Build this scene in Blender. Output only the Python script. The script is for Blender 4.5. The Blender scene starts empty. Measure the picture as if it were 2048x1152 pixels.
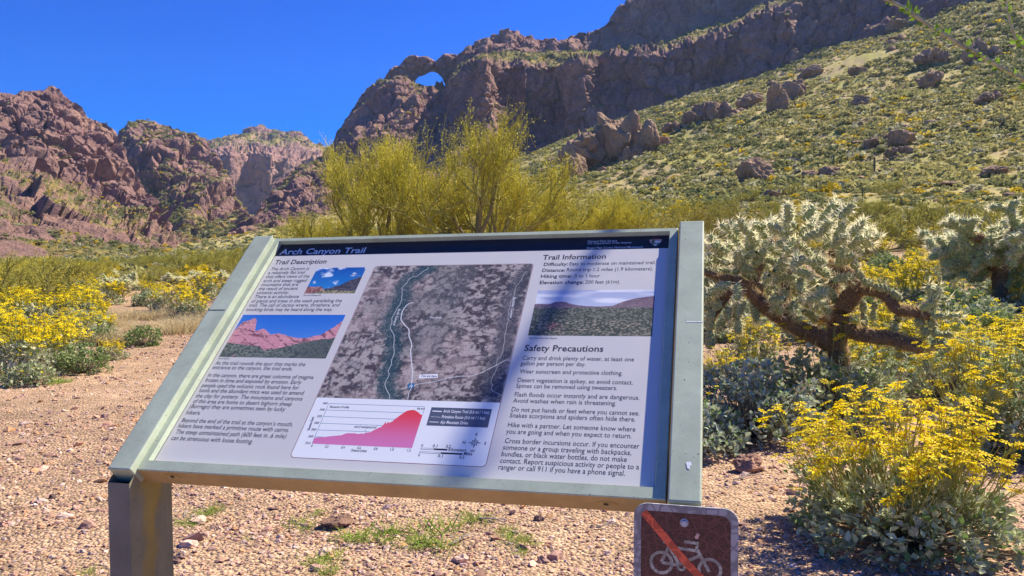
import bpy, math, random
import numpy as np
from mathutils import Matrix, Vector

rng = np.random.default_rng(7)
random.seed(7)
scene = bpy.context.scene
COL = scene.collection

# ------------------------------------------------------------------ camera
EYE = np.array([0.0, 0.0, 1.25])
FPX, PITCH, ROLL = 1590.7, 0.022985, 0.014394
_cp, _sp, _cr, _sr = math.cos(PITCH), math.sin(PITCH), math.cos(ROLL), math.sin(ROLL)
_r = np.array([1, 0, 0.0]); _d = np.array([0, -_sp, -_cp]); FWD = np.array([0, _cp, -_sp])
CX = _cr * _r + _sr * _d
CY = -_sr * _r + _cr * _d
cam_data = bpy.data.cameras.new('camera'); cam = bpy.data.objects.new('camera', cam_data); COL.objects.link(cam)
cam_data.sensor_width = 36.0; cam_data.lens = FPX / 2048 * 36.0
cam_data.clip_start = 0.05; cam_data.clip_end = 20000
M = Matrix.Identity(4)
for i in range(3):
    M[i][0], M[i][1], M[i][2], M[i][3] = CX[i], -CY[i], -FWD[i], EYE[i]
cam.matrix_world = M
scene.camera = cam

# ------------------------------------------------------------------ sun, sky, exposure
SUN_AZ, SUN_EL = math.radians(57), math.radians(49)          # azimuth measured from +Y towards +X
SUN = np.array([math.sin(SUN_AZ) * math.cos(SUN_EL), math.cos(SUN_AZ) * math.cos(SUN_EL), math.sin(SUN_EL)])
world = bpy.data.worlds.new('World'); scene.world = world; world.use_nodes = True
nt = world.node_tree
bg = nt.nodes['Background']
sky = nt.nodes.new('ShaderNodeTexSky'); sky.sky_type = 'NISHITA'; sky.sun_disc = False
sky.sun_elevation = SUN_EL; sky.sun_rotation = SUN_AZ
sky.altitude = 600; sky.air_density = 1.0; sky.dust_density = 0.15; sky.ozone_density = 3.0
hs = nt.nodes.new('ShaderNodeHueSaturation'); hs.inputs['Saturation'].default_value = 1.5; hs.inputs['Value'].default_value = 1.0
hs.inputs['Hue'].default_value = 0.497
tm = nt.nodes.new('ShaderNodeVectorMath'); tm.operation = 'MULTIPLY'; tm.inputs[1].default_value = (.0, .27, .63)
nt.links.new(sky.outputs[0], hs.inputs['Color']); nt.links.new(hs.outputs[0], tm.inputs[0]); nt.links.new(tm.outputs[0], bg.inputs['Color'])
bg.inputs['Strength'].default_value = 0.135
sl = bpy.data.lights.new('sun', 'SUN'); sl.energy = 4.6; sl.angle = math.radians(0.53); sl.color = (1.0, 0.91, 0.74)
sun = bpy.data.objects.new('sun', sl); COL.objects.link(sun)
sun.rotation_euler = Vector(-SUN).to_track_quat('-Z', 'Y').to_euler()
vs = scene.view_settings
vs.view_transform = 'Standard'; vs.look = 'None'; vs.gamma = 1.0; vs.use_curve_mapping = False
vs.exposure = 1.08
scene.cycles.max_bounces = 6; scene.cycles.transparent_max_bounces = 4
scene.cycles.use_denoising = True

# ------------------------------------------------------------------ helpers
def ray(px, py):
    px = np.asarray(px, float); py = np.asarray(py, float)
    return ((px - 1024) / FPX)[..., None] * CX + ((py - 576) / FPX)[..., None] * CY + FWD

def at(px, py, r):
    """world point seen at photograph pixel (px,py) at horizontal distance r"""
    d = ray(px, py)
    return EYE + d * (np.asarray(r, float) / np.hypot(d[..., 0], d[..., 1]))[..., None]

def tag(o, label=None, cat=None, group=None, kind=None):
    if label: o['label'] = label
    if cat: o['category'] = cat
    if group: o['group'] = group
    if kind: o['kind'] = kind
    return o

def empty(name, loc=(0, 0, 0), rz=0.0):
    o = bpy.data.objects.new(name, None); COL.objects.link(o)
    o.location = loc; o.rotation_euler = (0, 0, rz); o.empty_display_size = 0.1
    return o

def copy_tree(o, parent=None):
    c = o.copy(); COL.objects.link(c)
    if parent is not None: c.parent = parent
    for ch in list(o.children): copy_tree(ch, c)
    return c

class MB:
    """collects vertices, faces and a per-vertex colour; build() links them as one mesh object"""
    def __init__(self):
        self.v = []; self.c = []; self.f = {3: [], 4: []}; self.n = 0; self.poly = []; self.mi = {3: [], 4: []}; self.pmi = []
    def add(self, v, f, c=(1, 1, 1), mi=0):
        v = np.asarray(v, np.float32).reshape(-1, 3)
        c = np.asarray(c, np.float32)
        if c.ndim == 1: c = np.tile(c, (len(v), 1))
        self.v.append(v); self.c.append(c)
        if isinstance(f, np.ndarray):
            self.f[f.shape[1]].append(f.astype(np.int64) + self.n); self.mi[f.shape[1]].append(np.full(len(f), mi))
        else:
            for q in f:
                if len(q) in (3, 4): self.f[len(q)].append(np.array([q]) + self.n); self.mi[len(q)].append(np.array([mi]))
                else: self.poly.append([i + self.n for i in q]); self.pmi.append(mi)
        self.n += len(v)
        return self
    def mesh(self, name, mats, smooth=False):
        me = bpy.data.meshes.new(name)
        v = np.concatenate(self.v) if self.v else np.zeros((0, 3), np.float32)
        c = np.concatenate(self.c) if self.c else v
        idx = []; tot = []; mi = []
        for k in (3, 4):
            if self.f[k]:
                a = np.concatenate(self.f[k]); idx.append(a.ravel()); tot.append(np.full(len(a), k)); mi.append(np.concatenate(self.mi[k]))
        for q, m in zip(self.poly, self.pmi): idx.append(np.array(q)); tot.append(np.array([len(q)])); mi.append(np.array([m]))
        idx = np.concatenate(idx); tot = np.concatenate(tot); mi = np.concatenate(mi)
        me.vertices.add(len(v)); me.vertices.foreach_set('co', v.ravel())
        me.loops.add(len(idx)); me.loops.foreach_set('vertex_index', idx.astype(np.int32))
        me.polygons.add(len(tot)); st = np.concatenate([[0], np.cumsum(tot)[:-1]])
        me.polygons.foreach_set('loop_start', st.astype(np.int32))
        me.polygons.foreach_set('material_index', mi.astype(np.int32))
        me.polygons.foreach_set('use_smooth', np.full(len(tot), smooth))
        at_ = me.color_attributes.new('tint', 'FLOAT_COLOR', 'POINT')
        at_.data.foreach_set('color', np.c_[c, np.ones(len(c))].astype(np.float32).ravel())
        me.update(calc_edges=True); me.validate()
        for m in (mats if isinstance(mats, (list, tuple)) else [mats]): me.materials.append(m)
        return me
    def build(self, name, mats, parent=None, smooth=False):
        o = bpy.data.objects.new(name, self.mesh(name, mats, smooth)); COL.objects.link(o)
        if parent is not None: o.parent = parent
        return o
    # ---- primitives
    def box(self, lo, hi, c=(1, 1, 1), mi=0, fr=None):
        (x0, y0, z0), (x1, y1, z1) = lo, hi
        v = np.array([(x0, y0, z0), (x1, y0, z0), (x1, y1, z0), (x0, y1, z0), (x0, y0, z1), (x1, y0, z1), (x1, y1, z1), (x0, y1, z1)], float)
        if fr is not None: v = fr(v)
        return self.add(v, np.array([(0, 3, 2, 1), (4, 5, 6, 7), (0, 1, 5, 4), (1, 2, 6, 5), (2, 3, 7, 6), (3, 0, 4, 7)]), c, mi)
    def tube(self, pts, rad, n=6, c=(1, 1, 1), cap=True, mi=0):
        pts = np.asarray(pts, float); k = len(pts); rad = np.broadcast_to(np.asarray(rad, float), (k,))
        t = np.gradient(pts, axis=0); t /= np.linalg.norm(t, axis=1, keepdims=True) + 1e-9
        ref = np.array([0.31, 0.2, 0.93]) if abs(t[0] @ [0.31, 0.2, 0.93]) < .9 else np.array([1.0, 0, 0])
        u = np.cross(t, ref); u /= np.linalg.norm(u, axis=1, keepdims=True) + 1e-9; w = np.cross(t, u)
        a = np.arange(n) * 2 * np.pi / n
        v = pts[:, None] + rad[:, None, None] * (np.cos(a)[None, :, None] * u[:, None] + np.sin(a)[None, :, None] * w[:, None])
        i = np.arange(k - 1)[:, None] * n; j = np.arange(n)[None]; j2 = (j + 1) % n
        f = np.stack([i + j, i + j2, i + n + j2, i + n + j], -1).reshape(-1, 4)
        cc = np.asarray(c, float)
        if cc.ndim == 2: cc = np.repeat(cc, n, axis=0)
        self.add(v.reshape(-1, 3), f, cc, mi)
        if cap:
            self.poly.append([self.n - n + q for q in range(n)]); self.pmi.append(mi)
            self.poly.append([self.n - n * k + q for q in range(n)][::-1]); self.pmi.append(mi)
        return self
    def place(self, tv, tf, pos, X, Y, Z, s, c, mi=0):
        """many copies of a small template: frames X,Y,Z (K,3), scale s (K,) or (K,3)"""
        pos = np.asarray(pos, float); K = len(pos); tv = np.asarray(tv, float); n = len(tv)
        s = np.asarray(s, float)
        if s.ndim == 1: s = np.repeat(s[:, None], 3, 1)
        v = pos[:, None] + (tv[None, :, 0] * s[:, :1])[..., None] * X[:, None] + (tv[None, :, 1] * s[:, 1:2])[..., None] * Y[:, None] + (tv[None, :, 2] * s[:, 2:3])[..., None] * Z[:, None]
        f = (np.asarray(tf)[None] + (np.arange(K) * n)[:, None, None]).reshape(-1, len(tf[0]))
        c = np.asarray(c, float)
        if c.ndim == 2: c = np.repeat(c, n, axis=0)
        return self.add(v.reshape(-1, 3), f, c, mi)
    def segs(self, A, B, ra, rb, c, n=3):
        """many short straight twigs"""
        A = np.asarray(A, float); B = np.asarray(B, float); d = B - A; L = np.linalg.norm(d, axis=1, keepdims=True) + 1e-9; d = d / L
        u = np.cross(d, np.array([0.3, 0.5, 0.8])); u /= np.linalg.norm(u, axis=1, keepdims=True) + 1e-9; w = np.cross(d, u)
        a = np.arange(n) * 2 * np.pi / n; ring = np.cos(a)[None, :, None] * u[:, None] + np.sin(a)[None, :, None] * w[:, None]
        ra = np.broadcast_to(np.asarray(ra, float), (len(A),)); rb = np.broadcast_to(np.asarray(rb, float), (len(A),))
        v = np.concatenate([A[:, None] + ring * ra[:, None, None], B[:, None] + ring * rb[:, None, None]], 1)
        j = np.arange(n); f = np.stack([j, (j + 1) % n, n + (j + 1) % n, n + j], -1)
        f = (f[None] + (np.arange(len(A)) * 2 * n)[:, None, None]).reshape(-1, 4)
        c = np.asarray(c, float)
        if c.ndim == 2: c = np.repeat(c, 2 * n, axis=0)
        return self.add(v.reshape(-1, 3), f, c)

def unit(v): return v / (np.linalg.norm(v, axis=-1, keepdims=True) + 1e-9)

def frames(d, roll=None):
    d = unit(np.asarray(d, float)); K = len(d)
    ref = np.where(np.abs(d[:, 2:3]) > .95, np.array([[1.0, 0, 0]]), np.array([[0, 0, 1.0]]))
    x = unit(np.cross(d, ref)); z = np.cross(x, d)
    if roll is not None:
        c, s = np.cos(roll)[:, None], np.sin(roll)[:, None]; x, z = c * x + s * z, -s * x + c * z
    return x, d, z

# ---- noise
def _hash(i, j, k):
    h = (i * 374761393 + j * 668265263 + k * 1274126177) & 0xFFFFFFFF
    h = ((h ^ (h >> 13)) * 1103515245) & 0xFFFFFFFF
    h = ((h ^ (h >> 16)) * 2246822519) & 0xFFFFFFFF
    return ((h ^ (h >> 15)) & 0xFFFF) / 65535.0
def vnoise(P):
    P = np.asarray(P, float); F = np.floor(P); I = F.astype(np.int64); t = P - F; t = t * t * t * (t * (t * 6 - 15) + 10)
    o = 0
    for a in (0, 1):
        for b in (0, 1):
            for c in (0, 1):
                w = (t[..., 0] if a else 1 - t[..., 0]) * (t[..., 1] if b else 1 - t[..., 1]) * (t[..., 2] if c else 1 - t[..., 2])
                o = o + w * _hash(I[..., 0] + a, I[..., 1] + b, I[..., 2] + c)
    return o
def fbm(P, oct=5, lac=2.1, gain=.5):
    s = 0; a = 1; n = 0; P = np.asarray(P, float)
    for k in range(oct):
        s = s + a * (vnoise(P + 17.3 * k) - .5); n += a * .5; a *= gain; P = P * lac
    return s / n
def ridged(P, oct=5, lac=2.1, gain=.55):
    s = 0; a = 1; n = 0; P = np.asarray(P, float)
    for k in range(oct):
        s = s + a * (1 - np.abs(2 * vnoise(P + 11.7 * k) - 1)) ** 1.5; n += a; a *= gain; P = P * lac
    return s / n
def worley(P, seed=0):
    """distance to the nearest and second nearest scattered point"""
    P = np.asarray(P, float); F = np.floor(P); I = F.astype(np.int64); t = P - F; f1 = np.full(P.shape[:-1], 9.0); f2 = f1.copy()
    for a in (-1, 0, 1):
        for b in (-1, 0, 1):
            for c in (-1, 0, 1):
                h = [_hash(I[..., 0] + a + 57 * q + seed, I[..., 1] + b + 131 * q, I[..., 2] + c + 17 * q) for q in (1, 2, 3)]
                d = np.sqrt((a + h[0] - t[..., 0]) ** 2 + (b + h[1] - t[..., 1]) ** 2 + (c + h[2] - t[..., 2]) ** 2)
                f2 = np.minimum(f2, np.maximum(f1, d)); f1 = np.minimum(f1, d)
    return f1, f2
def smooth(a, b, x):
    t = np.clip((x - a) / (b - a), 0, 1); return t * t * (3 - 2 * t)

# ------------------------------------------------------------------ materials
def new_mat(name):
    m = bpy.data.materials.new(name); m.use_nodes = True
    return m, m.node_tree.nodes, m.node_tree.links, m.node_tree.nodes['Principled BSDF']
def tint_mat(name, rough=.8, transl=0.0, spec=.2, bump=None, noise=None, metallic=0.0, tcol=None):
    """surface colour from the mesh's tint attribute, optional fine noise, bump and leaf translucency"""
    m, N, L, P = new_mat(name)
    a = N.new('ShaderNodeAttribute'); a.attribute_name = 'tint'; col = a.outputs['Color']
    tc = N.new('ShaderNodeTexCoord')
    if noise:
        sc, amt = noise
        nz = N.new('ShaderNodeTexNoise'); nz.inputs['Scale'].default_value = sc; nz.inputs['Detail'].default_value = 5; nz.inputs['Roughness'].default_value = .65
        L.new(tc.outputs['Object'], nz.inputs['Vector'])
        mr = N.new('ShaderNodeMapRange'); mr.inputs['From Min'].default_value = .3; mr.inputs['From Max'].default_value = .7
        mr.inputs['To Min'].default_value = 1 - amt; mr.inputs['To Max'].default_value = 1 + amt; L.new(nz.outputs[0], mr.inputs[0])
        mx = N.new('ShaderNodeVectorMath'); mx.operation = 'SCALE'; L.new(col, mx.inputs[0]); L.new(mr.outputs[0], mx.inputs['Scale']); col = mx.outputs[0]
    L.new(col, P.inputs['Base Color']); P.inputs['Roughness'].default_value = rough; P.inputs['Specular IOR Level'].default_value = spec
    P.inputs['Metallic'].default_value = metallic
    if bump:
        sc, st, dist = bump
        nb = N.new('ShaderNodeTexNoise'); nb.inputs['Scale'].default_value = sc; nb.inputs['Detail'].default_value = 8; nb.inputs['Roughness'].default_value = .7
        L.new(tc.outputs['Object'], nb.inputs['Vector'])
        b = N.new('ShaderNodeBump'); b.inputs['Strength'].default_value = st; b.inputs['Distance'].default_value = dist
        L.new(nb.outputs[0], b.inputs['Height']); L.new(b.outputs[0], P.inputs['Normal'])
    if transl > 0:
        t = N.new('ShaderNodeBsdfTranslucent'); mixs = N.new('ShaderNodeMixShader'); mixs.inputs[0].default_value = transl
        L.new(col, t.inputs['Color']); out = N['Material Output']
        L.new(P.outputs[0], mixs.inputs[1]); L.new(t.outputs[0], mixs.inputs[2]); L.new(mixs.outputs[0], out.inputs['Surface'])
    return m

MAT = {}
MAT['rock'] = tint_mat('mountain_rock_and_scrub', .92, spec=.1, noise=(.35, .28), bump=(.55, 1.0, 3.0))
MAT['slope'] = tint_mat('hillside_soil', .95, spec=.08, noise=(1.3, .3), bump=(2.5, .6, .3))
MAT['boulder'] = tint_mat('boulder_rock', .9, spec=.15, noise=(1.6, .3), bump=(2.2, .9, .25))
MAT['stone'] = tint_mat('gravel_stone', .85, spec=.25, noise=(60, .2))
MAT['leaf'] = tint_mat('silvery_leaf', .65, transl=.22, spec=.25)
MAT['petal'] = tint_mat('yellow_petal', .6, transl=.35, spec=.15)
MAT['stem'] = tint_mat('green_stem', .7, transl=.1, spec=.2)
MAT['bark'] = tint_mat('bark', .9, spec=.1, noise=(14, .35), bump=(40, .6, .01))
MAT['scrub'] = tint_mat('scrub_leaf', .85, transl=.42, spec=.1)
MAT['cactus'] = tint_mat('cactus_skin', .7, spec=.2, noise=(25, .2))
MAT['spine'] = tint_mat('cactus_spine', .5, transl=.55, spec=.3)
MAT['grass'] = tint_mat('grass_blade', .75, transl=.35, spec=.15)
# ------------------------------------------------------------------ ground heights
# measured heights of the ground along bearings (photo column -> list of (distance, photo row))
GT = {
 -900: [(40, 575), (80, 562), (150, 545), (300, 520), (480, 500)],
 0:    [(40, 566), (80, 553), (150, 536), (250, 520), (480, 500)],
 330:  [(40, 563), (80, 549), (150, 532), (250, 516), (480, 496)],
 500:  [(40, 560), (80, 540), (150, 515), (250, 492), (480, 468)],
 700:  [(40, 550), (80, 525), (150, 495), (300, 455), (480, 405)],
 1000: [(40, 538), (80, 505), (150, 460), (300, 405), (450, 352)],
 1180: [(40, 528), (80, 480), (150, 422), (300, 325), (450, 240), (490, 215)],
 1324: [(40, 520), (80, 465), (150, 395), (300, 285), (450, 200), (490, 182)],
 1475: [(40, 512), (80, 450), (150, 372), (300, 267), (450, 190), (490, 172)],
 1626: [(40, 506), (80, 440), (150, 352), (300, 220), (430, 118), (490, 75)],
 1830: [(40, 500), (80, 430), (150, 340), (300, 180), (430, 53), (490, 5)],
 2048: [(40, 495), (80, 420), (150, 320), (300, 130), (420, -20), (490, -90)],
 2600: [(40, 490), (80, 410), (150, 300), (300, 90), (420, -70), (490, -140)],
}
_gr = np.concatenate([[0], np.geomspace(2, 900, 260)]); _gx = sorted(GT)
_rows = []; _azc = []
for x in _gx:
    pr = [0, 3, 9, 16]; pz = [0, 0, .06, .22]
    for r, y in GT[x]:
        p = at(x, y, r); pr.append(r); pz.append(p[2])
    pr.append(900); pz.append(pz[-1] + (pz[-1] - pz[-2]) * .5)
    _rows.append(np.interp(_gr, pr, pz)); d = ray(x, 560); _azc.append(math.atan2(d[0], d[1]))
_ga = np.radians(np.arange(-180, 180.01, .5)); _G = np.zeros((len(_ga), len(_gr)))
for j in range(len(_gr)): _G[:, j] = np.interp(_ga, _azc, [q[j] for q in _rows])
back = np.cos(_ga); _G *= smooth(-.1, .45, back)[:, None]
for _ in range(3):
    for _k in range(2):
        g = np.pad(_G, ((6, 6), (0, 0)), mode='wrap'); _G = sum(g[i:i + len(_ga)] for i in range(13)) / 13
    g = np.pad(_G, ((0, 0), (5, 5)), mode='edge'); _G = sum(g[:, i:i + len(_gr)] for i in range(11)) / 11
def base_z(x, y):
    r = np.hypot(x, y); a = np.arctan2(x, y)
    fa = (a + math.pi) / math.radians(.5); ia = np.clip(fa.astype(int), 0, len(_ga) - 2); ta = np.clip(fa - ia, 0, 1)
    fr = np.interp(r, _gr, np.arange(len(_gr))); ir = np.clip(fr.astype(int), 0, len(_gr) - 2); tr = fr - ir
    return (_G[ia, ir] * (1 - ta) + _G[ia + 1, ir] * ta) * (1 - tr) + (_G[ia, ir + 1] * (1 - ta) + _G[ia + 1, ir + 1] * ta) * tr
def ground_z(x, y):
    x = np.atleast_1d(np.asarray(x, float)); y = np.atleast_1d(np.asarray(y, float)); r = np.hypot(x, y)
    P = np.stack([x, y, 0 * x], -1)
    z = base_z(x, y)
    z = z + .02 * fbm(P / .9, 3) * smooth(0.2, 2, r) + .12 * fbm(P / 5 + 3, 3) * smooth(8, 25, r)
    big = smooth(60, 220, r) * smooth(.02, .3, np.arctan2(x, y) + .12)
    z = z + big * (4.5 * fbm(P / 45 + 5, 5) + 2.2 * (ridged(P / 16 + 9, 4) - .5))
    return z
def gpt(px, r):
    """ground point below photograph column px at distance r"""
    d = ray(px, 540); h = math.hypot(d[0], d[1]); x, y = d[0] / h * r, d[1] / h * r
    return np.array([x, y, float(ground_z(x, y)[0])])

def grid_faces(R, C, wrap=False):
    i, j = np.meshgrid(np.arange(R - 1), np.arange(C if wrap else C - 1), indexing='ij'); j2 = (j + 1) % C
    return np.stack([i * C + j, i * C + j2, (i + 1) * C + j2, (i + 1) * C + j], -1).reshape(-1, 4)

az = np.radians(np.concatenate([np.arange(-180, -48, 4.0), np.arange(-48, 52, .14), np.arange(52, 180, 4.0)]))
rr = np.concatenate([np.geomspace(.25, 620, 520), [800, 1200]])
A_, R_ = np.meshgrid(az, rr); gx, gy = np.sin(A_) * R_, np.cos(A_) * R_
gz = ground_z(gx.ravel(), gy.ravel()).reshape(gx.shape)
gz = np.where(R_ > 640, -2.0, gz)
P = np.stack([gx, gy, gz], -1)
# soil colours: bare pinkish gravel near, straw and yellow-green growth up the slopes
n1 = fbm(P * [1 / 14, 1 / 14, 0], 5); n2 = fbm(P * [1 / 3.1, 1 / 3.1, 0] + 40, 4); n3 = ridged(P * [1 / 9, 1 / 9, .02] + 7, 4)
far = smooth(22, 75, R_)
grav = np.array([.43, .285, .175]); straw = np.array([.46, .37, .145]); green = np.array([.29, .275, .075]); rockc = np.array([.36, .25, .16])
c = grav * (1 + .22 * n2[..., None])
veg = straw * (1 + .3 * n1[..., None]) + (green - straw) * smooth(-.25, .35, n1 + .5 * n2)[..., None]
veg = veg + (rockc - veg) * (smooth(.60, .75, n3) * smooth(70, 160, R_) * .6)[..., None]
c = c + (veg - c) * far[..., None]
ground = MB().add(P.reshape(-1, 3), grid_faces(len(rr), len(az), True), np.clip(c, .01, 1).reshape(-1, 3))
# close the centre
ground.poly.append(list(range(len(az)))[::-1]); ground.pmi.append(0)

def ground_material():
    m, N, L, Pn = new_mat('gravelly_ground')
    a = N.new('ShaderNodeAttribute'); a.attribute_name = 'tint'; tc = N.new('ShaderNodeTexCoord')
    vo = N.new('ShaderNodeTexVoronoi'); vo.inputs['Scale'].default_value = 55; L.new(tc.outputs['Object'], vo.inputs['Vector'])
    hsv = N.new('ShaderNodeSeparateColor'); L.new(vo.outputs['Color'], hsv.inputs[0])
    mr = N.new('ShaderNodeMapRange'); mr.inputs['To Min'].default_value = .55; mr.inputs['To Max'].default_value = 1.45; L.new(hsv.outputs[0], mr.inputs[0])
    nz = N.new('ShaderNodeTexNoise'); nz.inputs['Scale'].default_value = 2.2; nz.inputs['Detail'].default_value = 9; nz.inputs['Roughness'].default_value = .7; L.new(tc.outputs['Object'], nz.inputs['Vector'])
    mr2 = N.new('ShaderNodeMapRange'); mr2.inputs['From Min'].default_value = .3; mr2.inputs['From Max'].default_value = .7; mr2.inputs['To Min'].default_value = .72; mr2.inputs['To Max'].default_value = 1.25; L.new(nz.outputs[0], mr2.inputs[0])
    mu = N.new('ShaderNodeMath'); mu.operation = 'MULTIPLY'; L.new(mr.outputs[0], mu.inputs[0]); L.new(mr2.outputs[0], mu.inputs[1])
    sc = N.new('ShaderNodeVectorMath'); sc.operation = 'SCALE'; L.new(a.outputs['Color'], sc.inputs[0]); L.new(mu.outputs[0], sc.inputs['Scale'])
    L.new(sc.outputs[0], Pn.inputs['Base Color']); Pn.inputs['Roughness'].default_value = .95; Pn.inputs['Specular IOR Level'].default_value = .1
    inv = N.new('ShaderNodeMath'); inv.operation = 'SUBTRACT'; inv.inputs[0].default_value = 1; L.new(vo.outputs['Distance'], inv.inputs[1])
    b = N.new('ShaderNodeBump'); b.inputs['Strength'].default_value = .9; b.inputs['Distance'].default_value = .02
    L.new(inv.outputs[0], b.inputs['Height']); L.new(b.outputs[0], Pn.inputs['Normal'])
    return m
MAT['ground'] = ground_material()
tag(ground.build('ground', MAT['ground'], smooth=True), 'pinkish tan gravel desert floor rising into a scrubby hillside', kind='structure')

# ------------------------------------------------------------------ mountains
CLIFF = np.array([.335, .195, .172]); CLIFF2 = np.array([.48, .285, .22]); DARK = np.array([.16, .092, .078]); SCRUB = np.array([.17, .175, .06]); STRAW = np.array([.40, .31, .10]); PINK = np.array([.34, .205, .16])
def sheet(xs, lines, steps, seed=0, scale=1.0, big=1.0, jag=6.0, band=0.0, vs=(22, 60), blk=.55, remap=None):
    """loft a rock face through measured lines. each line: (points [(px,py,r)..], roughness in m, scrub cover 0-1)"""
    L = []; amp = []; veg = []
    for pts, am, vg in lines:
        a = np.array(pts, float); a[:, 2] = np.interp(a[:, 2], *remap) if remap else a[:, 2]; r = np.interp(xs, a[:, 0], a[:, 2]); y = np.interp(xs, a[:, 0], a[:, 1])
        L.append(at(xs, y, r)); amp.append(am); veg.append(vg)
    rows = []; ra = []; rv = []
    for k in range(len(L) - 1):
        for t in np.linspace(0, 1, steps[k], endpoint=False):
            rows.append(L[k] * (1 - t) + L[k + 1] * t); ra.append(amp[k] * (1 - t) + amp[k + 1] * t); rv.append(veg[k] * (1 - t) + veg[k + 1] * t)
    rows.append(L[-1]); ra.append(amp[-1]); rv.append(veg[-1])
    V = np.array(rows); ra = np.array(ra)[:, None]; rv = np.array(rv)[:, None] * np.ones((1, len(xs)))
    gu = np.gradient(V, axis=1); gv = np.gradient(V, axis=0); n = unit(np.cross(gu, gv)); n = np.where((n @ FWD)[..., None] > 0, -n, n)
    # horizontal-ish push so that crests keep their height
    n2 = unit(n * [1, 1, .9])
    Q = V / scale + seed * 13.7
    vert = Q * [1 / vs[0], 1 / vs[0], 1 / vs[1]]
    d = big * (ridged(vert, 4, 2.1, .42) - .55) * 2.0 + .30 * fbm(Q / 11 + 31, 4) + 1.3 * fbm(Q / 65 + 77, 3)
    w1, w2 = worley(Q * [1 / 17, 1 / 17, 1 / 34] + .35 * fbm(Q / 9, 3)[..., None], seed); w3, w4 = worley(Q * [1 / 6.5, 1 / 6.5, 1 / 11] + .3 * fbm(Q / 4, 2)[..., None], seed + 5)
    d = d + blk * (.55 - w1) - blk * smooth(.16, 0, w2 - w1) + .13 * (.5 - w3) - .15 * smooth(.13, 0, w4 - w3)
    st = .35 * (np.abs(((Q[..., 2] / 13 + 1.2 * fbm(Q / 45 + 3, 3)) % 1) - .5) - .25)
    V2 = V + n2 * (ra * (d + st))[..., None]
    V2[..., 2] += np.minimum(ra, 9) / 9 * jag * .3 * fbm(Q / 14 + 55, 4)
    gu = np.gradient(V2, axis=1); gv = np.gradient(V2, axis=0); nn = unit(np.cross(gu, gv)); nn = np.where((nn @ FWD)[..., None] > 0, -nn, nn)
    steep = 1 - np.abs(nn[..., 2])
    m1 = fbm(V2 / (18 * scale) + seed, 5); m2 = fbm(V2 / (5 * scale) + seed + 9, 4); m3 = vnoise(V2 / (2.3 * scale))
    if band:
        u_ = V2 @ np.array([.80, -.28, -.52]); w_ = V2 @ np.array([.52, 0, .80]); q_ = V2 @ np.array([.3, .95, 0]); bn = ridged(np.stack([u_ / 75, w_ / 8.5, q_ / 90], -1) + 4, 4); rv = rv - band * smooth(.50, .68, bn)
    cover = smooth(.35, .75, rv + .35 * m1 + .25 * m2 - .9 * (steep - .35))
    rock = CLIFF + (CLIFF2 - CLIFF) * smooth(-.3, .5, m1 + .4 * st)[..., None]
    streak = .6 * ridged(V2 * [1 / (9 * scale), 1 / (9 * scale), 1 / (70 * scale)] + 5, 3) + .4 * ridged(V2 / (48 * scale) + 15, 4)
    rock = rock + (DARK - rock) * (smooth(.62, .85, streak) * .45 + smooth(.15, .5, m2) * .3)[..., None]
    if band: rock = rock + (PINK - rock) * (smooth(.5, .68, bn) * .7)[..., None]
    vg = STRAW + (SCRUB - STRAW) * smooth(-.2, .25, m2 + .5 * m1)[..., None]
    vg = vg * (.55 + .75 * m3)[..., None]
    col = rock + (vg - rock) * cover[..., None]
    return V2, np.clip(col, .01, 1), cover

SCRUB_SPOTS = []
def mountain(name, label, xs, lines, steps, spots=None, **kw):
    V, c, cover = sheet(np.asarray(xs, float), lines, steps, **kw)
    if spots: SCRUB_SPOTS.append((V, cover) + spots)
    b = MB().add(V.reshape(-1, 3), grid_faces(V.shape[0], V.shape[1]), c.reshape(-1, 3))
    o = b.build(name, MAT['rock'], smooth=False)
    tag(o, label, kind='structure')
    return V, cover

# far dome closing the canyon
XS = np.arange(330, 760, 1.6)
sk = [(330, 300, 1500), (417, 287, 1500), (445, 283, 1510), (472, 273, 1520), (489, 262, 1520), (510, 256, 1520), (537, 257, 1520), (561, 262, 1520), (581, 262, 1520), (602, 268, 1510), (616, 278, 1500), (629, 290, 1490), (646, 291, 1480), (670, 288, 1480), (760, 280, 1480)]
mountain('far_mountain', 'distant rounded rock dome closing the head of the canyon', XS, [
    ([(330, 520, 1080), (520, 470, 1080), (760, 480, 1080)], 6, .8),
    ([(330, 420, 1180), (480, 420, 1180), (520, 425, 1190), (760, 420, 1180)], 6, .35),
    ([(330, 320, 1235), (424, 308, 1225), (460, 302, 1190), (496, 307, 1228), (540, 306, 1185), (588, 314, 1205), (640, 318, 1225), (760, 320, 1235)], 9, .05),
    ([(330, 308, 1400), (424, 292, 1400), (500, 276, 1440), (560, 280, 1450), (600, 290, 1430), (640, 298, 1400), (760, 300, 1400)], 8, .6),
    (sk, 7, .25), ([(x, y + 60, r + 260) for x, y, r in sk], 10, .5)], [14, 60, 24, 22, 10], seed=1, scale=2.2, jag=8, spots=(900, 1.2, 3.0, .02))

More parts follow.
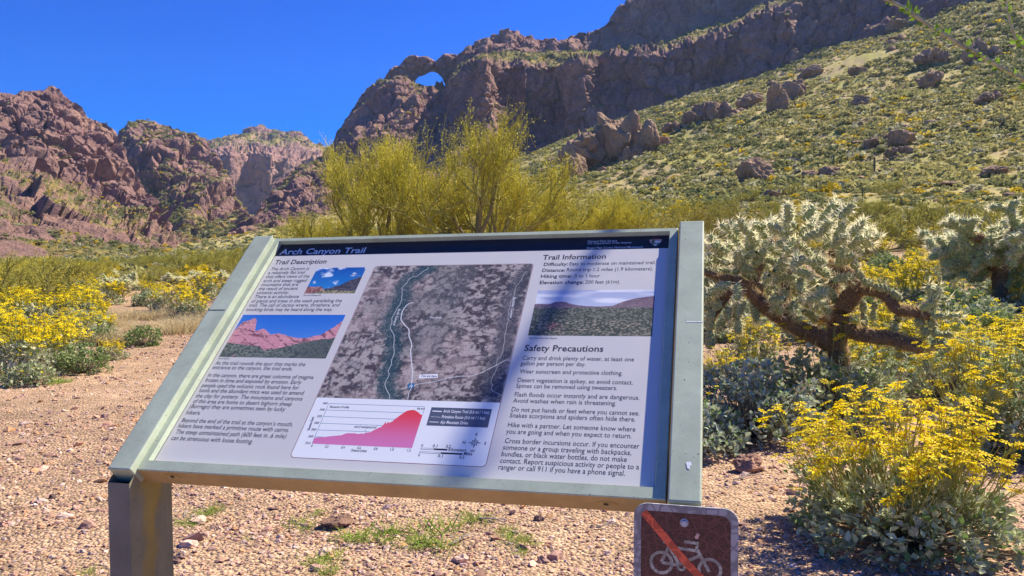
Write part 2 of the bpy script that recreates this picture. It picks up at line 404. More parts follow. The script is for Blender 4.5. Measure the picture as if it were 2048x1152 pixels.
# middle mountain
XS = np.arange(150, 530, 1.4)
sk = [(150, 300, 880), (222, 275, 880), (239, 266, 880), (260, 252, 885), (284, 245, 890), (308, 248, 890), (328, 254, 885), (349, 259, 880), (369, 266, 870), (386, 271, 860), (407, 278, 850), (415, 287, 840), (424, 312, 820), (434, 346, 790), (455, 384, 760), (479, 408, 730), (499, 440, 700), (515, 480, 660), (530, 520, 640)]
mountain('middle_mountain', 'craggy purple brown mountain left of the canyon mouth', XS, [
    ([(150, 540, 560), (530, 545, 500)], 2, .95),
    ([(150, 470, 640), (300, 455, 620), (400, 455, 590), (470, 470, 560), (530, 530, 560)], 5, .85),
    ([(150, 400, 700), (270, 385, 700), (330, 360, 690), (370, 372, 670), (420, 400, 640), (480, 440, 620), (530, 528, 600)], 8, .62),
    ([(150, 350, 760), (240, 330, 770), (280, 300, 770), (330, 308, 750), (380, 320, 740), (420, 355, 730), (455, 395, 720), (490, 440, 680), (530, 525, 620)], 11, .30),
    ([(150, 320, 830), (240, 285, 830), (290, 268, 830), (350, 280, 830), (400, 300, 810), (424, 330, 790), (455, 388, 740), (490, 436, 690), (530, 522, 630)], 8, .45),
    (sk, 4, .4), ([(x, y + 40, r + 160) for x, y, r in sk], 8, .5)], [16, 40, 34, 26, 22, 8], seed=2, scale=1.5, jag=5, vs=(28, 30), remap=([0, 640, 890, 1200], [0, 640, 752, 950]), spots=(2200, .9, 2.2, .05))

# left mountain
XS = np.arange(-420, 400, 1.4)
sk = [(-420, 120, 640), (-200, 150, 640), (-60, 200, 640), (0, 194, 640), (34, 190, 640), (44, 180, 640), (65, 183, 640), (73, 182, 640), (92, 173, 640), (106, 172, 640), (120, 182, 635), (137, 197, 630), (154, 215, 625), (171, 232, 620), (191, 244, 615), (205, 247, 610), (222, 259, 600), (236, 285, 590), (244, 310, 580), (258, 338, 570), (276, 362, 545), (292, 384, 520), (310, 408, 500), (330, 440, 470), (350, 470, 440), (370, 500, 410), (400, 530, 380)]
mountain('left_mountain', 'steep red brown rock peak above a yellow green slope on the left', XS, [
    ([(-420, 540, 190), (0, 535, 190), (400, 548, 200)], .6, .75),
    ([(-420, 480, 250), (0, 478, 250), (120, 492, 250), (250, 508, 260), (340, 515, 280), (400, 540, 300)], 2.4, .55),
    ([(-420, 420, 330), (0, 415, 330), (80, 440, 320), (180, 470, 320), (270, 490, 330), (340, 500, 340), (400, 536, 330)], 4.5, .50),
    ([(-420, 320, 410), (0, 318, 420), (68, 332, 430), (113, 362, 430), (178, 393, 425), (239, 420, 415), (294, 446, 400), (340, 476, 385), (370, 505, 365), (400, 534, 345)], 6, .75),
    ([(-420, 300, 440), (0, 300, 455), (68, 318, 460), (113, 340, 460), (178, 368, 460), (239, 398, 450), (294, 430, 430), (340, 468, 405), (370, 503, 380), (400, 533, 350)], 8, .22),
    ([(-420, 210, 540), (0, 240, 545), (60, 250, 530), (110, 250, 520), (160, 290, 520), (210, 320, 520), (240, 340, 520), (276, 380, 500), (330, 446, 450), (370, 501, 400), (400, 532, 360)], 9, .12),
    ([(-420, 150, 600), (0, 208, 610), (50, 200, 600), (100, 196, 590), (150, 235, 590), (200, 270, 580), (236, 300, 570), (276, 368, 530), (330, 442, 462), (370, 500, 405), (400, 531, 370)], 6, .15),
    (sk, 3, .2), ([(x, y + 50, r + 130) for x, y, r in sk], 6, .5)], [14, 40, 46, 8, 56, 30, 12, 8], seed=3, scale=1.0, jag=5, band=.75, vs=(34, 26), blk=.42, remap=([0, 330, 420, 640, 900], [0, 330, 480, 557, 700]), spots=(4200, .35, 1.2, .22))

# arch massif and the long cliff to its right
XS = np.concatenate([np.arange(440, 1260, 1.25), np.arange(1260, 2300, 2.2)])
sk = [(440, 500, 420), (480, 480, 450), (496, 470, 470), (513, 437, 500), (523, 420, 520), (547, 396, 560), (561, 374, 580), (588, 345, 600), (633, 334, 620), (646, 319, 640), (673, 289, 660), (698, 269, 670), (708, 241, 680), (712, 222, 680), (722, 201, 680), (743, 184, 680), (753, 165, 680), (768, 158, 680), (795, 158, 675), (810, 162, 670), (822, 172, 669), (833, 175, 668), (865, 176, 668), (888, 175, 668), (902, 150, 670), (906, 120, 672), (910, 108, 672), (918, 107, 674), (926, 92, 676), (947, 78, 680), (979, 73, 684), (1012, 69, 690), (1041, 73, 694), (1061, 71, 698), (1081, 75, 700), (1102, 81, 700), (1126, 78, 700), (1143, 67, 700), (1171, 51, 700), (1204, 41, 700), (1220, 29, 700), (1244, 8, 700), (1300, -25, 700), (1420, -70, 700), (1600, -130, 690), (1830, -190, 680), (2300, -300, 680)]
BASE = [(440, 510, 380), (496, 490, 400), (560, 470, 420), (673, 430, 440), (760, 405, 450), (850, 392, 460), (960, 372, 470), (985, 365, 480), (1060, 345, 500), (1130, 292, 518), (1165, 255, 505), (1180, 232, 505), (1220, 214, 512), (1324, 190, 505), (1475, 194, 495), (1552, 150, 480), (1626, 120, 470), (1756, 84, 455), (1830, 56, 448), (1950, -10, 440), (2048, -60, 436), (2300, -160, 430)]
MID = [(440, 505, 400), (496, 478, 430), (560, 425, 490), (673, 350, 550), (760, 270, 560), (820, 262, 545), (880, 262, 552), (950, 260, 545), (972, 252, 528), (988, 250, 528), (1000, 250, 556), (1060, 235, 562), (1120, 225, 560), (1150, 205, 535), (1165, 200, 530), (1185, 190, 556), (1250, 165, 545), (1324, 150, 530), (1460, 135, 535), (1560, 80, 510), (1700, 30, 495), (1830, -10, 480), (2048, -120, 470), (2300, -220, 465)]
TOP = [(440, 502, 415), (496, 472, 460), (560, 385, 550), (673, 300, 630), (720, 215, 640), (760, 182, 625), (800, 172, 615), (840, 188, 610), (890, 192, 605), (930, 150, 580), (950, 128, 560), (966, 122, 552), (978, 126, 556), (992, 131, 580), (1050, 133, 585), (1120, 128, 582), (1160, 129, 552), (1172, 129, 550), (1190, 127, 576), (1260, 118, 570), (1324, 108, 555), (1400, 84, 555), (1459, 60, 560), (1560, 10, 545), (1700, -40, 530), (1830, -75, 515), (2048, -170, 505), (2300, -260, 500)]
LEDGE = [(440, 501, 418), (496, 471, 465), (560, 378, 572), (673, 291, 652), (720, 204, 672), (760, 163, 672), (800, 166, 660), (840, 180, 655), (890, 182, 655), (905, 140, 655), (930, 128, 650), (966, 114, 645), (1050, 113, 650), (1130, 110, 655), (1240, 100, 655), (1324, 84, 650), (1400, 58, 648), (1460, 36, 645), (1528, 10, 640), (1700, -60, 630), (2048, -200, 610), (2300, -280, 600)]
MID = [(x, y, r - 20 * float(np.interp(x, [880, 960, 1500, 1700], [0, 1, 1, .3]))) for x, y, r in MID]; TOP = [(x, y, r - 38 * float(np.interp(x, [880, 960, 1500, 1700], [0, 1, 1, .3]))) for x, y, r in TOP]
Vm, cov_m = mountain('arch_massif', 'dark purple rock massif carrying the natural arch, ribs lit by the sun', XS, [
    ([(x, y + 70, r - 6) for x, y, r in BASE], 1, .6), (BASE, 5, .45), (MID, 6.5, .04), (TOP, 5, .35), (LEDGE, 3, 1.05), ([(x, y - (4 if x > 905 else .5), r + (6 if x > 905 else 1)) for x, y, r in LEDGE], 4, .05), ([(x, y, r - (22 if x > 1100 else 0)) for x, y, r in sk], 5, .12), ([(x, y + 90 if 790 < x < 905 else y + 45, r + 110) for x, y, r in sk], 6, .4)],
    [6, 70, 78, 22, 4, 44, 8], seed=4, scale=1.0, jag=5, vs=(26, 90), blk=.52, spots=(3600, .6, 1.6, .02))

# the arch itself: a rock span standing over the gap in the ridge
def arch():
    out = np.array([(764, 166), (775, 147), (779, 140), (790, 134), (800, 133), (808, 119), (818, 113), (828, 110), (838, 113), (845, 112), (856, 113), (863, 117), (870, 122), (878, 117), (886, 110), (895, 108), (906, 108), (918, 107), (930, 100)], float)
    inn = np.array([(806, 178), (824, 172), (829, 168), (831, 161), (836, 155), (842, 150), (848, 147), (853, 145), (858, 144), (863, 143), (868, 144), (873, 146), (879, 149), (884, 153), (887, 158), (889, 164), (891, 172), (902, 176), (930, 150)], float)
    def dense(a, n):
        s = np.concatenate([[0], np.cumsum(np.hypot(*np.diff(a, axis=0).T))]); u = np.linspace(0, s[-1], n); return np.c_[np.interp(u, s, a[:, 0]), np.interp(u, s, a[:, 1])]
    n, k = 150, 16; o = dense(out, n); i = dense(inn, n); rows = []
    for side, r0 in ((0, 662), (1, 688)):
        for t in (np.linspace(0, 1, k) if side == 0 else np.linspace(1, 0, k)):
            q = i * (1 - t) + o * t; bulge = 2 * math.sin(math.pi * t)
            rows.append(at(q[:, 0], q[:, 1], np.full(n, r0 - bulge if side == 0 else r0 + bulge)))
    rows.append(rows[0]); V = np.array(rows)
    w1, w2 = worley(V / 9 + .3 * fbm(V / 6, 3)[..., None], 3); d = 3.5 * fbm(V / 11 + 3, 4) + 4.5 * (.5 - w1) - 2.5 * smooth(.15, 0, w2 - w1)
    dirv = np.array([.1, -.98, .02]) * np.where(np.arange(len(V)) < k, 1, -1)[:, None, None]
    V = V + dirv * d[..., None] * .8; V[-1] = V[0]
    V[..., 2] += 1.0 * fbm(V / 7 + 8, 3) + 1.0 * (.5 - w1)
    V[-1] = V[0]
    m1 = fbm(V / 14, 4) - .25; c = CLIFF + (CLIFF2 - CLIFF) * smooth(-.4, .3, m1)[..., None]
    b = MB().add(V.reshape(-1, 3), grid_faces(len(V), n), c.reshape(-1, 3))
    tag(b.build('rock_arch', MAT['rock']), 'natural rock arch spanning a gap in the ridge crest', kind='structure')
arch()
# ------------------------------------------------------------------ the wayside exhibit sign
S_C = np.array([-.23579, 1.34944, EYE[2] - .36103]); S_YAW, S_TILT = .252352, .728641
_sx = np.array([math.cos(S_YAW), -math.sin(S_YAW), 0]); _fw = np.array([math.sin(S_YAW), math.cos(S_YAW), 0])
_su = math.cos(S_TILT) * _fw + math.sin(S_TILT) * np.array([0, 0, 1]); _sn = np.cross(_sx, _su)
LX = np.array([1.0, 0, 0]); LU = np.array([0, math.cos(S_TILT), math.sin(S_TILT)]); LN = np.array([0, -math.sin(S_TILT), math.cos(S_TILT)]); LO = np.array([0, 0, S_C[2]])
PW = -.012                                              # the graphic lies 12 mm below the face of the frame
def uv(px, py, w=PW):
    """measured photograph point -> metres on the sign's plane"""
    d = ray(px, py); o = S_C + _sn * w - EYE; t = (o @ _sn) / (d @ _sn); q = d * t - o
    return q @ _sx, q @ _su
def SP(a, w):
    a = np.asarray(a, float); return LO + a[..., :1] * LX + a[..., 1:2] * LU + w * LN
sign = empty('interpretive_sign', (S_C[0], S_C[1], 0), -S_YAW)
tag(sign, 'tilted trail information panel in a pale green metal frame on two legs', 'information sign')

def paint(name, col, rough, stain=None):
    m, N, L, Pn = new_mat(name); tc = N.new('ShaderNodeTexCoord')
    a = N.new('ShaderNodeAttribute'); a.attribute_name = 'tint'
    nz = N.new('ShaderNodeTexNoise'); nz.inputs['Scale'].default_value = 9; nz.inputs['Detail'].default_value = 8; nz.inputs['Roughness'].default_value = .7; L.new(tc.outputs['Object'], nz.inputs[0])
    mr = N.new('ShaderNodeMapRange'); mr.inputs['From Min'].default_value = .3; mr.inputs['From Max'].default_value = .7; mr.inputs['To Min'].default_value = .78; mr.inputs['To Max'].default_value = 1.18; L.new(nz.outputs[0], mr.inputs[0])
    s = N.new('ShaderNodeVectorMath'); s.operation = 'SCALE'; L.new(a.outputs['Color'], s.inputs[0]); L.new(mr.outputs[0], s.inputs['Scale'])
    vo = N.new('ShaderNodeTexNoise'); vo.inputs['Scale'].default_value = 260; vo.inputs['Detail'].default_value = 2; L.new(tc.outputs['Object'], vo.inputs[0])
    cr = N.new('ShaderNodeMapRange'); cr.inputs['From Min'].default_value = .68; cr.inputs['From Max'].default_value = .75; L.new(vo.outputs[0], cr.inputs[0])
    mx = N.new('ShaderNodeMix'); mx.data_type = 'RGBA'; L.new(cr.outputs[0], mx.inputs['Factor']); L.new(s.outputs[0], mx.inputs['A']); mx.inputs['B'].default_value = (.10, .11, .10, 1)
    L.new(mx.outputs['Result'], Pn.inputs['Base Color']); Pn.inputs['Roughness'].default_value = rough; Pn.inputs['Specular IOR Level'].default_value = .25
    b = N.new('ShaderNodeBump'); b.inputs['Strength'].default_value = .12; b.inputs['Distance'].default_value = .001; L.new(vo.outputs[0], b.inputs['Height']); L.new(b.outputs[0], Pn.inputs['Normal'])
    return m
MAT['frame'] = paint('weathered_green_paint', None, .55)
PAINT = np.array([.42, .478, .355])

def bevel(o, w=.003, seg=2):
    md = o.modifiers.new('bevel', 'BEVEL'); md.width = w; md.segments = seg; md.limit_method = 'ANGLE'; return o
def slab(b, u0, u1, v0, v1, w0, w1, c=(1, 1, 1)):
    b.box((u0, v0, w0), (u1, v1, w1), c, fr=lambda v: LO + v[:, :1] * LX + v[:, 1:2] * LU + v[:, 2:] * LN)

# legs: rectangular tubes, top cut to the slope
for x0, x1 in ((-.529, -.482), (.490, .538)):
    b = MB(); ys = np.linspace(-.0195, .0965, 26); zb = -.05
    def ztop(y): return S_C[2] + y * math.tan(S_TILT) - .004
    zs = np.linspace(0, 1, 60)
    for xx, flip in ((x0, 0), (x1, 1)):
        Y, T = np.meshgrid(ys, zs); Z = zb + (np.minimum(ztop(Y), S_C[2] + .06) - zb) * T
        V = np.stack([np.full_like(Y, xx), Y, Z], -1)
        n_ = fbm(V * [1, 14, 5] + 3, 4); n2_ = fbm(V * [1, 60, 9], 3)
        st = smooth(.05, .35, n_ + .45 - 2.2 * np.abs(Y - .030 - .012 * np.sin(Z * 9)) / .06 * .4 + .4 * smooth(.6, .85, Z)) * (.45 + .55 * smooth(.55, .8, Z))
        colr = np.array([.225, .215, .145]) * (1 + .2 * n2_[..., None]); colr = colr + (np.array([.36, .26, .06]) - colr) * (st * .85)[..., None]
        F = grid_faces(60, 26); b.add(V.reshape(-1, 3), F if flip else F[:, ::-1], np.clip(colr, 0, 1).reshape(-1, 3))
    for y in (ys[0], ys[-1]):
        b.add([(x0, y, zb), (x1, y, zb), (x1, y, min(ztop(y), S_C[2] + .06)), (x0, y, min(ztop(y), S_C[2] + .06))], np.array([(0, 1, 2, 3)]), (.20, .19, .155))
    b.build('leg', MAT['frame'], sign)
for u0, u1, v0, v1 in ((-.531, -.4815, -.0105, .664), (.4892, .5395, -.0105, .6745)):
    b = MB(); slab(b, u0, u1, v0, v1, -.030, .0145, PAINT)
    r = bevel(b.build('side_rail', MAT['frame'], sign), .0025)
    q = MB()
    vseam = .405 if u0 < 0 else .372
    (q.box if False else slab)(q, u0 + (.0 if u0 < 0 else .02), u1 - (.006 if u0 < 0 else .0), vseam, vseam + .0022, .0143, .0149, (.06, .07, .07) if u0 < 0 else (.8, .82, .8))
    q.build('scratch_mark', MAT['frame'], r)
    if u0 > 0:
        q = MB(); a0 = np.array(uv(1376, 931, .0145)); pts = np.array([(-.0035, .006), (.004, .007), (.006, .002), (.003, -.002), (.003, -.007), (-.001, -.006)]) + a0
        V = np.concatenate([SP(pts, .0146), SP(pts, .0152)]); q.add(V, [tuple(range(6, 12))], (.85, .86, .86)); q.build('paint_chip', MAT['frame'], r)

# frame: mitred ring with a sloped inner lip
def ring(b, out, inn, w_o, w_i, c):
    (a0, b0, a1, b1), (c0, d0, c1, d1) = out, inn
    o = np.array([(a0, b0), (a1, b0), (a1, b1), (a0, b1)]); i = np.array([(c0, d0), (c1, d0), (c1, d1), (c0, d1)])
    V = np.concatenate([SP(o, w_o), SP(i, w_i)])
    b.add(V, np.array([(k, (k + 1) % 4, 4 + (k + 1) % 4, 4 + k) for k in range(4)]), c)
b = MB(); O1 = (-.4840, 0, .4855, .671); O0 = (-.4825, .0015, .484, .6695); I1 = (-.4685, .0215, .4685, .6595); I0 = (-.4665, .0245, .4665, .6585)
ring(b, O1, O0, -.002, 0, PAINT * 1.1); ring(b, O0, I1, 0, 0, PAINT); ring(b, I1, I0, 0, -.0105, PAINT * 1.08); ring(b, O1, O1, -.041, -.002, np.array([.44, .31, .15]));  # outer edge orange-brown: rust stain and ground bounce light put into the colour
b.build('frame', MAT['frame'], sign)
b = MB(); slab(b, -.482, .4835, .002, .669, -.040, -.0125, (.2, .2, .2)); b.build('backing_board', MAT['frame'], sign)
for px, py in ((345, 953), (1212, 1008)):
    lip = MB()
    d = ray(px, py); o = S_C - EYE; t = (o @ _su) / (d @ _su); q = d * t - o; uu, ww = q @ _sx, q @ _sn
    a = np.arange(10) * 2 * np.pi / 10; V = LO + (uu + .0045 * np.cos(a))[:, None] * LX + (ww + .0035 * np.sin(a))[:, None] * LN - .0008 * LU
    lip.add(V, [tuple(range(10))[::-1]], (.05, .04, .03))
    a = np.linspace(-.2, math.pi + .2, 14); 
    for r0, r1, cc in ((.010, .013, (.45, .30, .10)),):
        V = LO + (uu + np.r_[r0 * np.cos(a), r1 * np.cos(a)] * 1.5)[:, None] * LX + (ww + np.r_[r0 * np.sin(a), r1 * np.sin(a)] * .9 - .003)[:, None] * LN - .0006 * LU
        lip.add(V, [(k + 1, k, 14 + k, 15 + k) for k in range(13)], cc)
    lip.build('drain_hole', MAT['frame'], sign)

# the printed graphic
def print_mat(name, rough=.38):
    m, N, L, Pn = new_mat(name); a = N.new('ShaderNodeAttribute'); a.attribute_name = 'tint'; L.new(a.outputs['Color'], Pn.inputs['Base Color'])
    Pn.inputs['Roughness'].default_value = rough; Pn.inputs['Specular IOR Level'].default_value = .35
    tc = N.new('ShaderNodeTexCoord'); nz = N.new('ShaderNodeTexNoise'); nz.inputs['Scale'].default_value = 14; nz.inputs['Detail'].default_value = 8; L.new(tc.outputs['Object'], nz.inputs[0])
    mr = N.new('ShaderNodeMapRange'); mr.inputs['From Min'].default_value = .35; mr.inputs['From Max'].default_value = .7; mr.inputs['To Min'].default_value = rough - .05; mr.inputs['To Max'].default_value = rough + .2; L.new(nz.outputs[0], mr.inputs[0]); L.new(mr.outputs[0], Pn.inputs['Roughness'])
    return m
MAT['print'] = print_mat('printed_laminate'); INK = (.022, .022, .035); WHITE = (.80, .81, .82)
b = MB(); slab(b, -.4668, .4668, .0235, .6590, -.0124, PW, (.62, .60, .575))
panel = b.build('graphic_panel', MAT['print'], sign)
LAY = [PW + .00002]
def layer(): LAY[0] += .000008; return LAY[0]
def polyuv(name, pts, col, parent=panel, w=None):
    a = np.array([uv(*p) for p in pts]); bb = MB(); bb.add(SP(a, w or layer()), [tuple(range(len(a)))], col)
    return bb.build(name, MAT['print'], parent)
W_TXT = PW + .00017

_glyphs = {}
def text(b, s, p0, p1, size, bold=0.0, col=INK, w=W_TXT, up=None):
    """lettering from p0 (start of baseline) to p1, both measured on the photograph"""
    cu = bpy.data.curves.new('lettering', 'FONT'); cu.body = s; cu.size = 1; cu.resolution_u = 2; cu.offset = bold
    ob = bpy.data.objects.new('lettering', cu); me = ob.to_mesh()
    n = len(me.vertices); v = np.zeros(n * 3, np.float32); me.vertices.foreach_get('co', v); v = v.reshape(-1, 3).astype(float)
    faces = [tuple(p.vertices) for p in me.polygons]; ob.to_mesh_clear(); bpy.data.objects.remove(ob); bpy.data.curves.remove(cu)
    a0, a1 = np.array(uv(*p0)), np.array(uv(*p1)); x0, x1 = v[:, 0].min(), v[:, 0].max()
    d = a1 - a0; L = np.linalg.norm(d)
    if abs(d[1]) < .3 * abs(d[0]): d = np.array([L, 0.0]); a0 = np.array([a0[0], (a0[1] + a1[1]) / 2])
    ex = d / L; ey = np.array([-ex[1], ex[0]])
    q = a0 + ((v[:, :1] - x0) / (x1 - x0) * L) * ex + v[:, 1:2] * size * ey
    b.add(SP(q, w), faces, col)
def block(name, lines, size, bold=0.0, col=INK, parent=panel, brk=()):
    bb = MB()
    for k, (s, p0, p1) in enumerate(lines):
        if k in brk: bb.build(name, MAT['print'], parent); bb = MB()
        text(bb, s, p0, p1, size, bold, col)
    return bb.build(name, MAT['print'], parent)

# title bar
ub = (uv(544, 512)[1] + uv(1329.5, 496.8)[1]) / 2
bar = MB(); bar.add(SP(np.array([(-.4662, ub), (.4662, ub), (.4662, .6585), (-.4662, .6585)]), layer()), np.array([(0, 1, 2, 3)]), (.022, .024, .030))
bar = bar.build('title_bar', MAT['print'], panel)
block('title_lettering', [('Arch Canyon Trail', (558.3, 509), (728, 506))], .029, .012, WHITE)
block('agency_lettering', [('National Park Service', (1175.3, 485.0), (1234.2, 483.0)), ('U.S. Department of the Interior', (1174.8, 488.9), (1263.3, 486.6)), ('Organ Pipe Cactus National Monument', (1173, 498.4), (1286.2, 495.2))], .0092, .004, WHITE)
# arrowhead emblem
def emblem():
    a = np.array(uv(1310.9, 484.0)); bb = MB(); w = layer(); k = .0146
    def sh(pts, c, w):
        bb.add(SP(a + np.array(pts) * k, w), [tuple(range(len(pts)))], c)
    sh([(0, -1.05), (.18, -.98), (.55, -.6), (.85, -.05), (.98, .45), (.98, .68), (.60, .70), (.55, 1.0), (.25, 1.06), (-.3, 1.04), (-.55, .98), (-.62, .70), (-.98, .66), (-.98, .42), (-.82, -.1), (-.5, -.62), (-.2, -.97)], (.12, .05, .035), w)
    sh([(-.5, -.55), (0, -.98), (.5, -.56), (.62, -.28), (-.66, -.28)], (.05, .17, .10), w + .000002)
    sh([(-.66, -.28), (.62, -.28), (.8, .1), (.9, .6), (-.9, .6), (-.78, .02)], (.72, .40, .30), w + .000003)
    sh([(-.1, .05), (.2, .32), (.5, .12), (.82, .30), (.78, .05), (.62, -.2), (.1, -.2)], (.75, .74, .72), w + .000004)
    sh([(-.55, -.25), (-.25, -.25), (-.18, .1), (-.12, .45), (-.3, .6), (-.5, .42), (-.52, .1)], (.04, .14, .07), w + .000005)
    sh([(-.22, -.72), (0, -.82), (.26, -.72), (.28, -.55), (0, -.48), (-.24, -.56)], (.8, .8, .78), w + .000005)
    bb.build('arrowhead_emblem', MAT['print'], bar)
emblem()
block('section_heading', [('Trail Description', (548.3, 528.1), (651, 527.7)), ('Trail Information', (1084.9, 519.4), (1211.4, 517.3)), ('Safety Precautions', (1047.9, 702.3), (1206.3, 702.9))], .0225, .012, brk=(1, 2))
block('trail_description_text', [
 ('The Arch Canyon is', (541.2, 540.2), (616.7, 540.2)), ('a relatively flat trail', (535.8, 547.9), (608.3, 547.7)), ('that offers views of the', (531.3, 555.6), (617.7, 555.6)), ('arch and steep rugged', (526.5, 564), (611.9, 564)),
 ('mountains that are', (521.5, 571.9), (595.4, 571.9)), ('the result of ancient', (516.7, 580), (594.4, 580)), ('volcanic activity.', (512.1, 587.9), (576.7, 588)), ('There is an abundance', (508.3, 596), (596.5, 596)),
 ('of plants and trees in the wash paralleling the', (502.1, 604.6), (682.7, 604.8)), ('trail. The call of cactus wrens, thrashers, and', (497.3, 613.1), (677.5, 613.1)), ('mocking birds may be heard along the way.', (491.7, 621.9), (664.2, 622)),
 ('As the trail rounds the spur that marks the', (429.2, 729.8), (609.8, 731.7)), ('entrance to the canyon, the trail ends.', (423.5, 738.7), (584.2, 740.5)),
 ('In the canyon, there are great columns of magma', (414.4, 754.3), (626.4, 757.5)), ('frozen in time and exposed by erosion. Early', (408.4, 764.5), (602, 767.6)), ('people used the volcanic rock found here for', (401.9, 775.2), (597.3, 778.2)), ('tools and the abundant mica was used to amend', (396.2, 785.3), (606.4, 788.8)),
 ('the clay for pottery. The mountains and canyons', (389.6, 796), (604, 800.5)), ('of this area are home to desert bighorn sheep', (384.2, 806.9), (582.9, 811)), ('(Borrego) they are sometimes seen by lucky', (377.1, 817.6), (569.9, 821)), ('hikers.', (370.6, 828.8), (400.1, 829.2)),
 ('Beyond the end of the trail at the canyon\u2019s mouth,', (361.5, 845.5), (585.5, 851.5)), ('hikers have marked a primitive route with cairns.', (354.2, 856.7), (577.7, 862.8)), ('The steep unmaintained path (600 feet in .6 mile)', (349, 868.9), (571.7, 875.3)), ('can be strenuous with loose footing.', (340.7, 880.9), (504.8, 886))], .0150, .0, brk=(11, 13, 21))
def mixed(name, rows, size):
    bb = MB()
    for s1, s2, p0, pm, p1 in rows:
        text(bb, s1, p0, pm, size, .012); text(bb, s2, (pm[0] + 3.2, pm[1]), p1, size, .0)
    return bb.build(name, MAT['print'], panel)
mixed('trail_information_text', [('Difficulty:', 'Easy to moderate on maintained trail.', (1087.1, 532), (1135.6, 531), (1311.3, 527.7)), ('Distance:', 'Round trip 1.2 miles (1.9 kilometers).', (1084.1, 544), (1130, 543.2), (1305.8, 540)),
 ('Hiking time:', '.5 to 1 hour', (1081.2, 555.7), (1143.6, 555.2), (1199.5, 554.5)), ('Elevation change:', '200 feet (61m).', (1079, 568.3), (1167, 567.5), (1240, 566.5))], .0150)
block('safety_text', [
 ('Carry and drink plenty of water, at least one', (1044.5, 720.1), (1267.9, 722)), ('gallon per person per day.', (1040.7, 731), (1171.4, 732)), ('Wear sunscreen and protective clothing.', (1038.7, 747.3), (1245, 749.5)),
 ('Desert vegetation is spikey, so avoid contact.', (1034.4, 765.1), (1265.6, 768)), ('Spines can be removed using tweezers.', (1031.6, 776.6), (1234.4, 779.2)), ('Flash floods occur instantly and are dangerous.', (1028.7, 794), (1278.8, 798.5)), ('Avoid washes when rain is threatening.', (1025.3, 806.1), (1232, 810)),
 ('Do not put hands or feet where you cannot see.', (1022.4, 823.8), (1278.8, 830)), ('Snakes scorpions and spiders often hide there.', (1018.7, 836.1), (1270.8, 842)), ('Hike with a partner. Let someone know where', (1015, 855.1), (1270.8, 862)), ('you are going and when you expect to return.', (1011.5, 868.2), (1263, 875.5)),
 ('Cross border incursions occur. If you encounter', (1008.7, 886.9), (1278.8, 896)), ('someone or a group traveling with backpacks,', (1005.2, 899.7), (1262.8, 909.5)), ('bundles, or black water bottles, do not make', (1002.3, 912.9), (1253.6, 923)), ('contact. Report suspicious activity or people to a', (999.5, 926.4), (1278, 938)), ('ranger or call 911 if you have a phone signal.', (996.3, 939.3), (1249.9, 951))], .0150, .0, brk=(2, 3, 5, 7, 9, 11))
block('caption_lettering', [('The Arch Canyon arch', (606.3, 591.7), (641.7, 591.9)), ('Arch Canyon', (435.8, 718.3), (458.4, 718.6)), ('View west from Arch Canyon', (1057, 677.6), (1113.8, 678))], .0066, .004, brk=(1, 2))

# printed photographs
def picture(name, corners, nx, ny, fn, parent=panel, rnd=0):
    a = np.array([uv(*p) for p in corners]); u0, u1 = (a[0, 0] + a[3, 0]) / 2, (a[1, 0] + a[2, 0]) / 2; v1, v0 = (a[0, 1] + a[1, 1]) / 2, (a[2, 1] + a[3, 1]) / 2
    s, t = np.meshgrid(np.linspace(0, 1, nx), np.linspace(0, 1, ny)); U = u0 + (u1 - u0) * s; Vv = v0 + (v1 - v0) * t
    c = np.clip(fn(s, t, (u1 - u0) / (v1 - v0)), .004, .95)
    bb = MB(); bb.add(SP(np.stack([U, Vv], -1).reshape(-1, 2), layer()), grid_faces(ny, nx), c.reshape(-1, 3))
    return bb.build(name, MAT['print'], parent), (u0, u1, v0, v1)
def C_(*a): return np.array(a, float)
def lerp(a, b, t): return a + (b - a) * t[..., None]
def pic1(s, t, A):
    P_ = np.stack([s * A * 4 + t * 3, t * 5 - s * 2, 0 * s], -1); c = lerp(C_(.02, .24, .60), C_(.01, .09, .38), t); c = lerp(c, C_(.75, .85, .9), smooth(-.02, .3, fbm(P_, 5) + .25 * (t - .35)) * .85)
    hill = .20 + .42 * smooth(.42, 1.02, s) + .03 * fbm(np.stack([s * 14, 0 * s, 0 * s], -1), 3); P2 = np.stack([s * 30, t * 22, 0 * s], -1)
    red = .27 + .05 * fbm(np.stack([s * 20, 0 * s + 4, 0 * s], -1), 3) - .2 * smooth(.25, .45, s); k = fbm(P2, 4)
    c = np.where((t < red)[..., None], lerp(C_(.22, .09, .08), C_(.55, .30, .27), smooth(-.3, .3, k)), c)
    c = np.where(((t < hill) & (s > .36))[..., None], lerp(C_(.045, .045, .07), C_(.11, .10, .12), smooth(-.3, .4, k)), c)
    g = .13 * smooth(.1, .35, s) * (1 - .3 * s) + .02 * k
    return np.where((t < g)[..., None], lerp(C_(.10, .12, .06), C_(.40, .34, .2), smooth(-.3, .3, k)), c)
